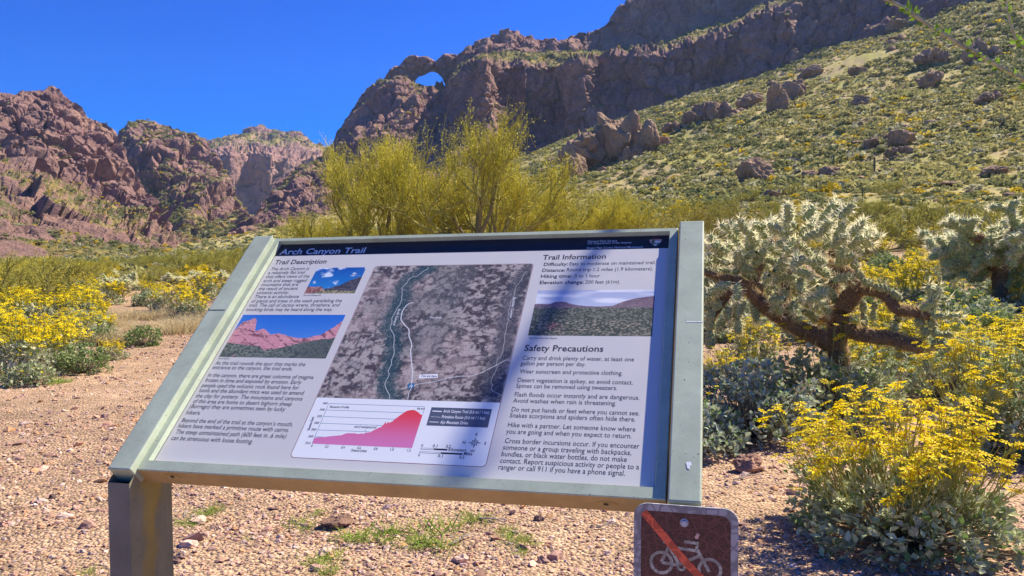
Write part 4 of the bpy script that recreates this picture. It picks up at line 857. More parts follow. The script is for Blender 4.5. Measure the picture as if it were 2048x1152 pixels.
def brittlebush(seed, R, H, ncl, nfl, lo=False, leafc=(.52, .52, .33), lsize=.040, fsize=.018, reach=.55, per=9):
    g = np.random.default_rng(seed)
    d = g.normal(size=(ncl, 3)); d[:, 2] = np.abs(d[:, 2]) * 1.0 + .02; d = unit(d); rad = (.5 + .5 * g.random(ncl) ** .45)
    lob = 1 + .35 * fbm(d * 1.7 + seed, 3)
    P = d * rad[:, None] * [R, R, H] * lob[:, None] + [0, 0, .05 * H]; P[:, 2] = np.maximum(P[:, 2], .04)
    stem = MB(); mid = P * [.5, .5, .42] + g.normal(0, .03, (ncl, 3)) * R
    stem.segs(np.c_[g.normal(0, .03, (ncl, 2)) * R * 2, np.zeros(ncl)], mid, .004 if not lo else .006, .003, (.24, .19, .13)); stem.segs(mid, P, .003, .002, (.28, .26, .17))
    K = ncl * per; pos = np.repeat(P, per, 0) + g.normal(0, lsize * .35, (K, 3)); out = np.repeat(unit(d + [0, 0, .55]), per, 0)
    dr = unit(out * .75 + g.normal(0, .75, (K, 3))); X, Y, Z = frames(dr, g.uniform(-1, 1, K)); s = lsize * g.uniform(.6, 1.25, K)
    c = np.array(leafc) * g.uniform(.72, 1.2, (K, 1)) * (1 + g.normal(0, .05, (K, 3))); young = g.random(K) < .13; c[young] = np.array([.20, .30, .08]) * g.uniform(.8, 1.2, (int(young.sum()), 1))
    fol = MB(); tv, tf = LEAF_LO if lo else (LEAF_V, LEAF_F); fol.place(tv, tf, pos, X, Y, Z, s, np.clip(c, 0, 1))
    flo = None
    if nfl:
        flo = MB(); ns = max(1, int(nfl / 2.2)); top_ = np.argsort(-P[:, 2])[:max(4, int(ncl * .55))]; i = g.choice(top_, ns); A = P[i] * .85; dv = unit(P[i] * [1, 1, .6] / [R, R, H] + [0, 0, .95] + g.normal(0, .25, (ns, 3)))
        L = reach * H * g.uniform(.6, 1.35, ns); B = A + dv * (L * .55)[:, None]; Cc = B + unit(dv + [0, 0, .25] + g.normal(0, .2, (ns, 3))) * (L * .5)[:, None]
        w = .0022 if not lo else .004; stem.segs(A, B, w, w, (.34, .32, .07)); stem.segs(B, Cc, w, w * .8, (.36, .35, .07))
        k = g.integers(1, 4, ns); tip = np.repeat(Cc, k, 0); src = np.repeat(B + (Cc - B) * .4, k, 0); n = len(tip); tip = tip + g.normal(0, .045, (n, 3)) * H * 1.3; stem.segs(src, tip, w * .7, w * .6, (.36, .35, .07))
        nd = unit(np.repeat(dv, k, 0) * .5 + [0, 0, .75] + g.normal(0, .35, (n, 3))); X, Y, Z = frames(nd, g.uniform(0, 6, n)); s = fsize * g.uniform(.75, 1.2, n)
        c = np.array([.96, .77, .007]) * g.uniform(.85, 1.1, (n, 1)); dv_, df_ = DAISY_LO if lo else DAISY; flo.place(dv_, df_, tip, X, -Z, Y, s, np.clip(c, 0, 1)); flo.place(DISC_V, DISC_F, tip, X, -Z, Y, s, (.55, .27, .01))
    return stem, fol, flo
def make_bush(name, parts, loc=(0, 0, 0), label=None, cat='shrub', group=None):
    o = empty(name, loc); tag(o, label, cat, group); stem, fol, flo = parts
    fol.build('foliage', MAT['leaf'], o); stem.build('stems', MAT['stem'], o)
    if flo: flo.build('flowers', MAT['petal'], o)
    return o
def drop(o, p, s=1.0, rz=None, label=None, group=None, sz=None, sink=0.0):
    o.location = (p[0], p[1], p[2] - sink); o.rotation_euler[2] = rng.uniform(0, 6.28) if rz is None else rz; o.scale = (s, s, sz or s)
    if label: o['label'] = label
    if group: o['group'] = group
    return o

# the near ones, each its own plant
p, r = hit(1800, 1082); make_bush('brittlebush', brittlebush(11, .50, .36, 340, 560, lsize=.041, fsize=.031, reach=.80, leafc=(.50, .53, .29), per=11), p, 'large grey-green brittlebush thick with yellow daisies in the right foreground')
p, r = hit(1500, 872); make_bush('brittlebush', brittlebush(12, .52, .46, 380, 14, lsize=.043, fsize=.028, leafc=(.46, .50, .36)), p, 'blue-grey leafy brittlebush almost without flowers just right of the sign post')
p, r = hit(1640, 838); make_bush('brittlebush', brittlebush(13, .62, .46, 330, 110, lsize=.05, fsize=.033, reach=.8, leafc=(.46, .49, .28)), p, 'leafy brittlebush with orange-yellow flowers below the big cholla trunk')
p, r = hit(2075, 905); make_bush('brittlebush', brittlebush(14, .50, .55, 280, 12, lsize=.05, leafc=(.44, .50, .28)), p, 'pale green brittlebush cut by the right edge of the photo, few flowers')
p, r = hit(1880, 800); make_bush('brittlebush', brittlebush(15, .65, .5, 300, 30, lsize=.05, leafc=(.45, .49, .28)), p, 'spreading grey-green brittlebush behind the short grey cactus stump')
p, r = hit(1395, 905); make_bush('brittlebush', brittlebush(16, .30, .30, 120, 10, lsize=.045, leafc=(.42, .47, .33)), p, 'small brittlebush half hidden by the right sign post')
p, r = hit(1960, 905); make_bush('brittlebush', brittlebush(17, .34, .36, 90, 260, lsize=.045, fsize=.031, reach=1.1), p, 'loose brittlebush with a fan of yellow daisies behind the large foreground one')
p, r = hit(1770, 1010); 
# shared masters for the drifts
FLOW = [brittlebush(30 + k, .55, .45, 140, 210, lo=True, lsize=.075, fsize=.042, reach=.8, per=8) for k in range(4)]
LEAFY = [brittlebush(40 + k, .55, .48, 170, 14, lo=True, lsize=.075, fsize=.030, leafc=(.42, .45, .25), per=9) for k in range(3)]
GREEN = [brittlebush(50 + k, .55, .62, 170, 0, lo=True, lsize=.07, leafc=(.25, .32, .11), per=9) for k in range(3)]
masters = {}
def bush_copy(kind, k, p, s, label, group=None, sz=None, name=None):
    key = (kind, k)
    if key not in masters: masters[key] = make_bush(name or {'flow': 'brittlebush', 'leafy': 'brittlebush', 'green': 'green_shrub'}[kind], {'flow': FLOW, 'leafy': LEAFY, 'green': GREEN}[kind][k]); o = masters[key]
    else:
        o = copy_tree(masters[key])
        if 'group' in o: del o['group']
    return drop(o, p, s, None, label, group, sz, .02)
for px, py, kind, k, w, lab in (
    (40, 752, 'flow', 0, 150, 'flowering brittlebush at the left edge of the photo, dense with yellow'), (105, 735, 'flow', 1, 130, 'yellow brittlebush between the left edge and the dark green trailside shrub'), (165, 745, 'green', 0, 100, 'dark green shrub at the trail edge beside the yellow flowers on the left'),
    (287, 692, 'green', 1, 76, 'rounded dark green shrub standing alone at the trail bend'), (60, 770, 'leafy', 0, 90, 'low grey-green shrub behind the brown trailside rocks'),
    (385, 640, 'flow', 2, 90, 'yellow flowering brittlebush closest to the left frame of the sign'), (345, 622, 'flow', 3, 90, 'bright yellow brittlebush below the small round chollas'), (300, 612, 'leafy', 1, 70, 'greyish shrub right of the leaning cholla trunk'),
    (150, 640, 'flow', 0, 90, 'brittlebush with scattered flowers in dry grass on the left'), (20, 672, 'leafy', 2, 110, 'pale silvery shrub near the left edge behind the yellow flowers'), (60, 650, 'flow', 1, 100, 'brittlebush with thin yellow flower heads far left'),
    (225, 720, 'flow', 2, 60, 'small brittlebush with a few yellow heads in front of dry grass'), (205, 610, 'flow', 3, 80, 'yellow brittlebush under the leaning cholla'), (410, 600, 'flow', 0, 80, 'yellow brittlebush farthest up the trail beside the sign'),
    (1440, 760, 'flow', 1, 100, 'flowering shrub peeping out right behind the sign post'), (1990, 700, 'green', 2, 150, 'dark green shrub in shade under the right hand cholla'), (1700, 765, 'flow', 2, 150, 'flowering shrub under the low right limb of the big cholla'), (1800, 720, 'flow', 3, 170, 'yellow shrub behind the low limbs of the big cholla'),
    (1500, 735, 'flow', 0, 140, 'yellow shrub left of the big cholla trunk'), (1950, 770, 'flow', 1, 130, 'brittlebush with small yellow heads right of the grey stump'), (2050, 760, 'flow', 2, 150, 'yellow brittlebush cut by the right edge under the far cholla')):
    p, r = hit(px, py); bush_copy(kind, k, p, w * mpp(r) / 1.25, lab)
# drifts farther off: alike, so they share a label
g = np.random.default_rng(5)
cnt = 0
while cnt < 125:
    px = g.uniform(1420, 2250); r = 9 * (46 / 9) ** g.random()
    if px < 1700 and r < 12: continue
    p = gpt(px, r); kind = 'flow' if g.random() < (.55 if px > 1680 else .25) else ('leafy' if g.random() < .7 else 'green')
    lab = {'flow': 'yellow flowering brittlebush in the drift on the flat right of the sign', 'leafy': 'grey-green shrub among the yellow drift right of the sign', 'green': 'dark green shrub among the yellow drift right of the sign'}[kind]
    bush_copy(kind, int(g.integers(0, 3)), p, g.uniform(.6, 1.15), lab, {'flow': 'yellow brittlebush drift on the right', 'leafy': 'grey shrubs in the right drift', 'green': 'green shrubs in the right drift'}[kind]); cnt += 1
cnt = 0
while cnt < 95:
    px = g.uniform(-120, 470); r = 12 * (42 / 12) ** g.random(); p = gpt(px, r)
    edge = np.interp(px, [-200, 0, 200, 330, 400, 470], [9.5, 10, 12, 17, 22, 28])
    if r < edge or (190 < px < 470 and 17 < r < 27 and g.random() < .75): continue
    kind = 'flow' if g.random() < .74 else ('leafy' if g.random() < .5 else 'green')
    lab = {'flow': 'yellow flowering brittlebush in the scrub left of the trail', 'leafy': 'grey-green shrub in the scrub left of the trail', 'green': 'dark green shrub in the scrub left of the trail'}[kind]
    bush_copy(kind, int(g.integers(0, 3)), p, g.uniform(.5, .85) * (.7 if px > 180 else 1.0), lab, {'flow': 'yellow brittlebush left of the trail', 'leafy': 'grey shrubs left of the trail', 'green': 'green shrubs left of the trail'}[kind]); cnt += 1

for k in range(34):
    p = gpt(g.uniform(640, 1400), g.uniform(9, 24)); kind = ('flow', 'leafy', 'green')[int(g.integers(0, 3))]
    bush_copy(kind, int(g.integers(0, 3)), p, g.uniform(.6, 1.0), {'flow': 'yellow flowering brittlebush on the flat behind the sign', 'leafy': 'grey-green shrub on the flat behind the sign', 'green': 'dark green shrub on the flat behind the sign'}[kind], {'flow': 'yellow brittlebush behind the sign', 'leafy': 'grey shrubs behind the sign', 'green': 'green shrubs behind the sign'}[kind])

# ------------------------------------------------------------------ grasses
def grass_clump(seed, R, H, n, c0, c1, lean=.5, w=.004):
    g = np.random.default_rng(seed); b = MB(); A = np.c_[g.normal(0, R * .35, (n, 2)), np.zeros(n)]; d = np.c_[g.normal(0, lean, (n, 2)), np.ones(n)]; d = unit(d + A * [1, 1, 0] / R); L = H * g.uniform(.5, 1.1, n)
    B = A + d * (L * .6)[:, None]; Cc = B + unit(d * [1.6, 1.6, .55]) * (L * .45)[:, None]; c = lerp(np.array(c0, float)[None], np.array(c1, float)[None], g.random((n,))) if False else np.array(c0) + (np.array(c1) - np.array(c0)) * g.random((n, 1))
    side = unit(np.cross(d, [0, 0, 1.0]) + g.normal(0, .4, (n, 3))) * w
    v = np.stack([A - side, A + side, B + side * .8, B - side * .8, Cc], 1).reshape(-1, 3); i = (np.arange(n) * 5)[:, None]
    b.v.append(v.astype(np.float32)); b.c.append(np.repeat(c, 5, 0).astype(np.float32)); b.f[4].append(np.array([0, 1, 2, 3]) + i); b.mi[4].append(np.zeros(n, int)); b.f[3].append(np.array([3, 2, 4]) + i); b.mi[3].append(np.zeros(n, int)); b.n += len(v)
    return b
STR = [grass_clump(60 + k, .30, .30, 420, (.50, .40, .20), (.66, .57, .36), .45, .0035) for k in range(3)]
WEED = [grass_clump(70 + k, .10, .085, 80, (.14, .24, .03), (.38, .46, .08), 1.5, .0019) for k in range(3)]
first = {}
def grass_at(name, L, k, p, s, label, group, cat):
    if (name, k) not in first: o = L[k].build(name, MAT['grass']); first[(name, k)] = o
    else: o = first[(name, k)].copy(); COL.objects.link(o)
    tag(o, label, cat, group); return drop(o, p, s, None, None, None, None, .005)
for i, (px, py) in enumerate([(325, 655), (350, 668), (300, 640), (370, 655), (395, 662), (265, 640), (240, 655), (225, 640), (200, 660), (180, 650), (130, 660), (110, 645), (275, 665), (250, 690), (420, 640), (340, 640), (90, 680), (215, 690)]):
    p, r = hit(px, py); grass_at('straw_tussock', STR, i % 3, p, g.uniform(.8, 1.3), 'straw coloured dry grass clump beside the trail left of the sign', 'dry grass clumps left of the trail', 'tussock')
for i in range(26):
    p = gpt(g.uniform(1480, 2200), g.uniform(8, 26)); grass_at('straw_tussock', STR, i % 3, p, g.uniform(.7, 1.2), 'straw coloured dry grass clump among the yellow flowers on the right', 'dry grass clumps right of the sign', 'tussock')
for i, (px, py, s) in enumerate([(385, 1050, .9), (410, 1030, .9), (432, 1022, .7), (590, 1050, .8), (640, 1030, .7), (618, 1058, .8), (755, 1078, 1.4), (705, 1082, 1.2), (795, 1068, 1.2), (870, 1062, 1.6), (850, 1090, 1.1), (885, 1098, 1.2), (825, 1095, .9), (955, 1044, 1.1), (1025, 1082, 1.0), (1050, 1088, .9), (1045, 1110, .6), (640, 1128, 1.0), (665, 1118, .8), (650, 1150, .9), (180, 1148, .6), (105, 768, 1.6), (130, 765, 1.2), (495, 1080, .4), (930, 1030, .6), (1010, 1062, .7)]):
    p, r = hit(px, py); grass_at('weed_tuft', WEED, i % 3, p, s, 'low bright green weed tuft growing in the gravel under the sign' if py > 900 else 'low green weed at the trail edge behind brown rocks', 'green weeds in the gravel' if py > 900 else 'green weeds at the left trail edge', 'weed')

# ------------------------------------------------------------------ rocks lying about
def rock_thing(name, label, p, sx, sy, sz, seed, col, cat='rock', group=None, n=3, rz=0.0, rough=.5, planes=9, sink=.25):
    v, f = rock_shape(seed, n, rough, planes, 1.0); v = v * [sx, sy, sz]
    m = fbm(v / max(sx, sz) * 1.6 + seed, 4); c = np.array(col) * (1 + .35 * m[:, None])
    o = MB().add(v, f, np.clip(c, .01, 1)).build(name, MAT['boulder'], smooth=False); tag(o, label, cat, group); o.location = (p[0], p[1], p[2] + sz * (1 - 2 * sink) * .9); o.rotation_euler = (0, 0, rz); return o
for i, (px, py, w, h, col, lab) in enumerate([(1500, 945, 62, 48, (.40, .23, .16), 'knobbly reddish brown rock on the gravel right of the sign'), (678, 1052, 62, 26, (.27, .16, .11), 'flat dark brown rock under the middle of the sign'),
    (72, 757, 38, 17, (.42, .22, .13), 'reddish flat rock at the left trail edge'), (78, 770, 26, 14, (.36, .22, .15), 'small tan rock in front of the reddish flat one'), (32, 768, 22, 12, (.32, .20, .14), 'small brown rock at the far left of the trail edge'),
    (360, 1118, 24, 14, (.36, .24, .19), 'elongated grey-brown stone close to the left sign leg'), (352, 1128, 22, 12, (.33, .20, .16), 'smaller stone resting against the left sign leg'), (1043, 1100, 20, 14, (.36, .22, .18), 'dull purple stone behind a green weed under the sign'), (1078, 1042, 20, 12, (.28, .18, .15), 'dark stone under the right end of the sign'), (105, 998, 12, 8, (.2, .14, .12), 'small dark stone on the gravel at the lower left')]):
    p, r = hit(px, py); k = mpp(r) / 2; rock_thing('rock', lab, p, w * k, w * k * .8, h * k * 1.1, 200 + i, col, rz=.4 * i, rough=.8)
# twigs on the gravel
for i, (px, py, L, a) in enumerate([(1495, 958, .22, .5), (985, 1045, .16, -.6), (925, 1085, .18, .9), (1215, 1055, .12, .3)]):
    p, r = hit(px, py); t = np.linspace(-.5, .5, 6); pts = np.c_[t * L * math.cos(a), t * L * math.sin(a) + .01 * np.sin(t * 7), .012 + .006 * np.cos(t * 5)]
    b = MB().tube(pts, np.linspace(.006, .003, 6), 5, (.40, .33, .27)); b.segs(pts[2:3], pts[2:3] + [[.04, .03, .015]], .003, .002, (.4, .33, .27)); o = b.build('twig', MAT['bark']); tag(o, ['pale dry twig below the knobbly reddish rock', 'thin dead twig under the right half of the sign', 'grey twig beside the widest green weed patch', 'short dead twig left of the small brown sign'][i], 'twig'); o.location = p
# ------------------------------------------------------------------ palo verde trees
def palo_verde(seed, H, W, nst=5, depth=5, twigs=4200, leaves=9000, col=(.60, .54, .07), colb=(.70, .62, .12), upr=.55, tw=.0042, leaf=.030):
    g = np.random.default_rng(seed); br = MB(); ends = []; allseg = []
    def grow(p, d, L, r, k):
        n = 4; pts = [p]
        for i in range(n):
            d = unit(d + g.normal(0, .13, 3) + [0, 0, .05 * (k > 1)]); p = p + d * L / n; pts.append(p)
        br.tube(pts, np.linspace(r, r * .68, n + 1), 6 if k < 3 else 4, (.34, .32, .09) if k > 1 else (.24, .20, .10), cap=False)
        for a, b in zip(pts[:-1], pts[1:]): allseg.append((a, b, k))
        if k >= depth: ends.append((p, d)); return
        for c in range(3 if k < 2 else int(g.integers(2, 4))):
            t = g.uniform(.45, 1) if c else 1.0; q = pts[int(round(t * n))]
            nd = unit(d + g.normal(0, .48, 3) * [1, 1, .7] + [0, 0, .12]); grow(np.array(q), nd, L * g.uniform(.6, .82), r * .62, k + 1)
    for s in range(nst):
        a = s * 2 * math.pi / nst + g.uniform(-.4, .4); sp = g.uniform(.25, 1.0) * W / H; grow(np.array([.12 * math.cos(a), .12 * math.sin(a), -.1]), unit(np.array([math.cos(a) * sp, math.sin(a) * sp, 1.0])), H * .30, .055 * H / 3, 0)
    P = np.array([(a + b) / 2 for a, b, k in allseg if k >= depth - 2]); D = np.array([b - a for a, b, k in allseg if k >= depth - 2]); D = unit(D)
    zmax = max(p[2] for p, _ in ends); sc = H / (zmax * 1.12)
    i = g.integers(0, len(P), twigs); A = P[i] + D[i] * g.uniform(-.06, .06, (twigs, 1)) * H; d = unit(D[i] + g.normal(0, .5, (twigs, 3)) + [0, 0, upr]); L = H * g.uniform(.035, .125, twigs)
    B = A + d * L[:, None]; c = np.array(col) * g.uniform(.75, 1.25, (twigs, 1)); cr = MB(); cr.segs(A, B, tw * H / 4, tw * .5 * H / 4, c)
    j = g.integers(0, twigs, leaves); t = g.uniform(.25, 1.05, (leaves, 1)); pos = A[j] + (B[j] - A[j]) * t + g.normal(0, .010 * H, (leaves, 3)); dr = unit(d[j] + g.normal(0, .7, (leaves, 3))); X, Y, Z = frames(dr, g.uniform(0, 6, leaves))
    cl = fbm(pos / (H * .12) + seed, 3)[:, None]
    c = (np.array(col) + (np.array(colb) - np.array(col)) * g.random((leaves, 1))) * (1 + .45 * cl) * g.uniform(.75, 1.25, (leaves, 1))
    cr.place(LEAF_LO[0], LEAF_LO[1], pos, X, Y, Z, np.c_[np.full(leaves, leaf * .55), np.full(leaves, leaf), np.full(leaves, leaf)] * g.uniform(.6, 1.3, (leaves, 1)), np.clip(c, .005, 1))
    sc = H / np.percentile(B[:, 2], 99.3); wd = W * .86 / np.percentile(np.hypot(B[:, 0], B[:, 1]), 96)
    for b in (br, cr): b.v = [v * np.array([wd, wd, sc], np.float32) for v in b.v]
    return br, cr
def tree_obj(name, parts, label, cat, group=None, names=('trunk', 'crown')):
    o = empty(name); tag(o, label, cat, group); parts[0].build(names[0], MAT['bark'], o); parts[1].build(names[1], MAT['scrub'], o); return o
PV = [tree_obj('palo_verde_tree', palo_verde(300 + k, 4.0, w, 6, 5, 4300, 21000, leaf=.036), None, 'tree') for k, w in enumerate((3.2, 3.6, 4.2))]
PVS = tree_obj('palo_verde_tree', palo_verde(310, 3.4, 4.2, 6, 5, 2600, 4200, col=(.42, .35, .07), colb=(.52, .42, .10)), None, 'tree')
CREO = [tree_obj('creosote_bush', palo_verde(320 + k, 1.6, 2.6, 8, 3, 2200, 5200, col=(.38, .36, .08), colb=(.52, .45, .09), upr=.4, tw=.006, leaf=.036), None, 'shrub', None, ('stems', 'foliage')) for k in range(3)]
used = set()
def put(o, px, r, top, label, group=None, base_h=4.0, wide=1.0, rz=None):
    p = gpt(px, r); h = float(at(px, top, r)[2] - p[2]) if top is not None else base_h
    if o in used:
        o = copy_tree(o)
        if 'group' in o: del o['group']
    else: used.add(o)
    s = h / base_h; o.location = p; o.scale = (s * wide, s * wide, s); o.rotation_euler[2] = rng.uniform(0, 6.28) if rz is None else rz; o['label'] = label
    if group: o['group'] = group
    return o
for o, px, r, top, lab, wd in (
    (PV[0], 950, 24, 236, 'tall yellow-green palo verde rising above the sign towards the arch', .92), (PV[1], 765, 25, 268, 'broad yellow-green palo verde left of the tallest one above the sign', .82), (PV[2], 1045, 27, 345, 'rounded lower palo verde right of the tallest tree behind the sign', .50),
    (PV[1], 648, 30, 428, 'low palo verde peeping over the top left of the sign', .9), (PV[0], 1165, 28, 372, 'palo verde crown just above the title bar of the sign, right of centre', 1.1), (PV[2], 1265, 30, 380, 'palo verde crown above the right part of the sign', 1.2),
    (PVS, 1440, 19, 372, 'thin olive brown palo verde with bare branches above the right sign post', 1.15), (PVS, 1350, 23, 384, 'sparse palo verde left of the right sign post', 1.1), (PV[0], 70, 38, 512, 'large olive palo verde bush at the left edge below the rock slope', 1.7), (PV[1], 185, 42, 520, 'olive palo verde clump left of the leaning cholla', 1.6), (PV[2], -50, 30, 512, 'palo verde cut by the left edge of the photo', 1.5),
    (PV[1], 720, 33, 452, 'small palo verde crown just over the left half of the sign top', 1.3), (PV[2], 880, 30, 400, 'palo verde filling the gap between the two tall ones', 1.1)):
    put(o, px, r, top, lab, wide=wd, rz=px * .37)
for k, (px, r, top, lab) in enumerate(((55, 23, 508, 'big olive green bush at the left edge behind the yellow flowers'), (165, 27, 522, 'olive green bush between the left edge bush and the leaning cholla'), (-45, 21, 512, 'olive bush cut by the left edge of the photo'), (310, 34, 528, 'olive green bush behind the leaning cholla'), (480, 36, 512, 'olive green bush touching the top left corner of the sign'))): put(CREO[k % 3], px, r, top, lab, None, 1.6)
g = np.random.default_rng(9)
for i in range(34):
    px = g.uniform(-150, 620); r = g.uniform(45, 120); put(CREO[i % 3], px, r, None, 'olive green creosote bush in the scrub at the foot of the left slope', 'creosote bushes left of the sign', 1.6 / g.uniform(.9, 1.5))
for i in range(42):
    px = 1080 + 1150 * g.random(); r = 32 * (130 / 32) ** g.random(); put(CREO[i % 3], px, r, None, 'olive green creosote bush at the foot of the right hillside', 'creosote bushes right of the sign', 1.6 / g.uniform(.8, 1.5))

# ------------------------------------------------------------------ cholla cacti
def add_spines(b, P, Nn, L, w, col, g):
    K = len(P); d = unit(Nn + g.normal(0, .42, (K, 3))); s = unit(np.cross(d, g.normal(size=(K, 3)))) * w; ln = L * g.uniform(.6, 1.15, (K, 1))
    v = np.stack([P - s, P + s, P + d * ln], 1).reshape(-1, 3); f = np.arange(K * 3).reshape(-1, 3); c = np.repeat(np.array(col) * g.uniform(.8, 1.1, (K, 1)), 3, 0); b.add(v, f, c)
def limb(skin, spine, pts, rad, g, col, scol, dens, L, w, bump=.16, n=9, close=True):
    pts = np.asarray(pts, float); s = np.concatenate([[0], np.cumsum(np.linalg.norm(np.diff(pts, axis=0), axis=1))]); rad = np.broadcast_to(np.asarray(rad, float), (len(pts),))
    m = max(4, int(s[-1] / (rad.mean() * .55))); u = np.linspace(0, s[-1], m); q = np.stack([np.interp(u, s, pts[:, k]) for k in range(3)], 1)
    if len(pts) > 2:
        for _ in range(2): q[1:-1] = (q[:-2] + 2 * q[1:-1] + q[2:]) / 4
    r = np.interp(u, s, rad) * np.where((u < s[-1] * .02) | (u > s[-1] * .98), .55 if close else 1, 1)
    t = unit(np.gradient(q, axis=0)); x, y, z = frames(t); a = np.arange(n) * 2 * np.pi / n
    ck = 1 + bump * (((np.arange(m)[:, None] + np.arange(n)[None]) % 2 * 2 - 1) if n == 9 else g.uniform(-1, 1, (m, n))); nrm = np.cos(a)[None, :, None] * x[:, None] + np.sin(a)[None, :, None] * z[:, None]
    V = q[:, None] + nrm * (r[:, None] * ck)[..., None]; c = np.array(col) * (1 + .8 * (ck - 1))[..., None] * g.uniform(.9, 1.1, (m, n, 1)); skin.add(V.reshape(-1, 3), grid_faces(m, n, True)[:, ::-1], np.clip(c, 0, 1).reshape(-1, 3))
    e = skin.n - n; skin.poly.append([e + k for k in range(n)]); skin.pmi.append(0)
    area = s[-1] * 2 * math.pi * r.mean(); K = max(6, int(area * dens)); i = g.integers(0, m, K); k = g.uniform(0, 2 * math.pi, K); nn = np.cos(k)[:, None] * x[i] + np.sin(k)[:, None] * z[i]; nn = nn + t[i] * .25
    tip = g.random(K) < .10; i[tip] = m - 1; nn[tip] = t[-1] + .6 * nn[tip]
    add_spines(spine, q[i] + nn * r[i][:, None] * .95 + t[i] * g.uniform(-.5, .5, (K, 1)) * s[-1] / m, unit(nn), L, w, scol, g)
GREENC, SPINEC, WOODC, FUZZ = (.32, .36, .15), (.98, .91, .62), (.185, .12, .07), (.58, .42, .21)
def joints(skin, spine, p, d, R, L, g, levels, dens, sl, sw, kids=2):
    e = p + unit(d) * L; mid = (p + e) / 2 + g.normal(0, .06 * L, 3); limb(skin, spine, [p, mid, e], [R * .75, R * 1.05, R * .8], g, GREENC, SPINEC, dens, sl, sw)
    if levels > 0:
        for k in range(kids):
            nd = unit(unit(d) + g.normal(0, .62, 3) + [0, 0, .22]); q = p + (e - p) * g.uniform(.6, 1.0); joints(skin, spine, q, nd, R * .92, L * g.uniform(.7, 1.0), g, levels - 1, dens, sl, sw, int(g.integers(1, 3)))
def main_cholla():
    g = np.random.default_rng(77); R0 = 6.7; o0, _ = hit(1672, 830); r_b = math.hypot(o0[0], o0[1]); k = r_b / FPX
    def W(x, y, dz=0.0): return at(1380 + .3386 * x, 370 + .3386 * y, r_b + dz)
    wood, spn, skin, fuzz = MB(), MB(), MB(), MB(); px = k * .3386         # metres per crop pixel
    def wl(pl, r0, r1, dz=None):
        n = len(pl); dz = dz or [0] * n; pts = [W(x, y, d) for (x, y), d in zip(pl, dz)]; limb(wood, fuzz, pts, np.linspace(r0, r1, n) * px, g, WOODC, FUZZ, 9000, .034, .0018, .16, 12)
    base = np.array(o0)
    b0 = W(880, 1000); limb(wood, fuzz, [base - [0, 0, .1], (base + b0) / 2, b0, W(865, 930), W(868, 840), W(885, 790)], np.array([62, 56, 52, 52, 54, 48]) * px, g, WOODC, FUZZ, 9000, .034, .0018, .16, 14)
    wl([(870, 960), (740, 890), (600, 830), (500, 760), (420, 700), (330, 600), (250, 560)], 46, 30, [0, -.1, -.2, -.3, -.4, -.4, -.5]); wl([(880, 820), (905, 720), (985, 625), (1000, 560), (900, 520), (850, 470)], 52, 36, [0, 0, 0, .1, .1, .1])
    wl([(855, 800), (842, 650), (850, 560), (870, 470), (840, 380)], 36, 26, [0, .3, .35, .4, .3]); wl([(1010, 610), (1150, 640), (1220, 740), (1330, 750), (1420, 780)], 30, 26, [0, -.15, -.2, -.3, -.3]); wl([(900, 850), (1050, 890), (1200, 910), (1330, 950), (1385, 972)], 40, 30, [0, -.2, -.35, -.5, -.5])
    wl([(850, 780), (770, 800), (720, 860)], 20, 14, [.1, .3, .4]); wl([(420, 700), (380, 560), (420, 420), (500, 330)], 30, 20, [-.4, -.2, 0, .1]); wl([(600, 830), (560, 640), (580, 480), (620, 360)], 26, 20, [-.2, .2, .3, .3]); wl([(250, 560), (160, 540), (60, 510)], 22, 16, [-.5, -.5, -.6]); wl([(240, 610), (180, 700), (120, 800)], 26, 20, [-.5, -.5, -.5])
    # hanging chains
    D, SL, SW = 2900, .060, .0030
    def chain(pl, r, dz=0.0):
        for a, b in zip(pl[:-1], pl[1:]): limb(skin, spn, [W(*a, dz), W((a[0] + b[0]) / 2 + g.normal(0, 5), (a[1] + b[1]) / 2, dz), W(*b, dz)], np.array([.7, 1.05, .75]) * r * px, g, (.30, .32, .14), (.88, .77, .46), 2400, .042, .0026)
    for pl, r, dz in (([(1230, 760), (1215, 820), (1210, 880)], 21, -.2), ([(1335, 790), (1375, 840), (1410, 890)], 22, -.3), ([(1415, 790), (1445, 850), (1455, 910), (1440, 985)], 21, -.3), ([(1022, 680), (1022, 760), (1030, 840)], 19, 0), ([(1092, 690), (1085, 740), (1080, 800)], 16, -.1), ([(1225, 930), (1235, 980), (1242, 1035)], 20, -.4), ([(960, 430), (985, 500), (1010, 555), (1080, 595), (1180, 620), (1250, 680)], 20, -.2),
        ([(130, 780), (120, 860), (115, 970)], 27, -.5), ([(180, 680), (140, 740), (110, 800)], 24, -.6), ([(290, 700), (285, 790), (280, 880)], 18, -.6), ([(230, 720), (225, 800)], 20, -.6), ([(660, 770), (630, 810)], 20, -.3), ([(330, 690), (260, 790)], 22, -.55), ([(60, 620), (150, 640), (220, 600)], 22, -.55), ([(720, 670), (740, 740)], 22, -.2), ([(1470, 890), (1560, 880)], 16, -.3), ([(1470, 920), (1540, 975)], 17, -.3), ([(620, 700), (560, 760), (600, 800)], 20, -.25)): chain(pl, r, dz)
    for a, b, r, dz in (((1420, 770), (1440, 690), 22, -.3), ((1440, 700), (1412, 590), 22, -.3), ((1450, 690), (1470, 600), 22, -.3), ((1360, 740), (1440, 690), 20, -.35), ((1480, 690), (1530, 668), 17, -.3), ((1425, 780), (1600, 772), 17, -.35), ((940, 800), (1000, 800), 17, -.1), ((700, 690), (730, 690), 18, -.3)):
        limb(skin, spn, [W(*a, dz), W(*b, dz)], np.array([.85, .95]) * r * px, g, GREENC, SPINEC, D, SL, SW)
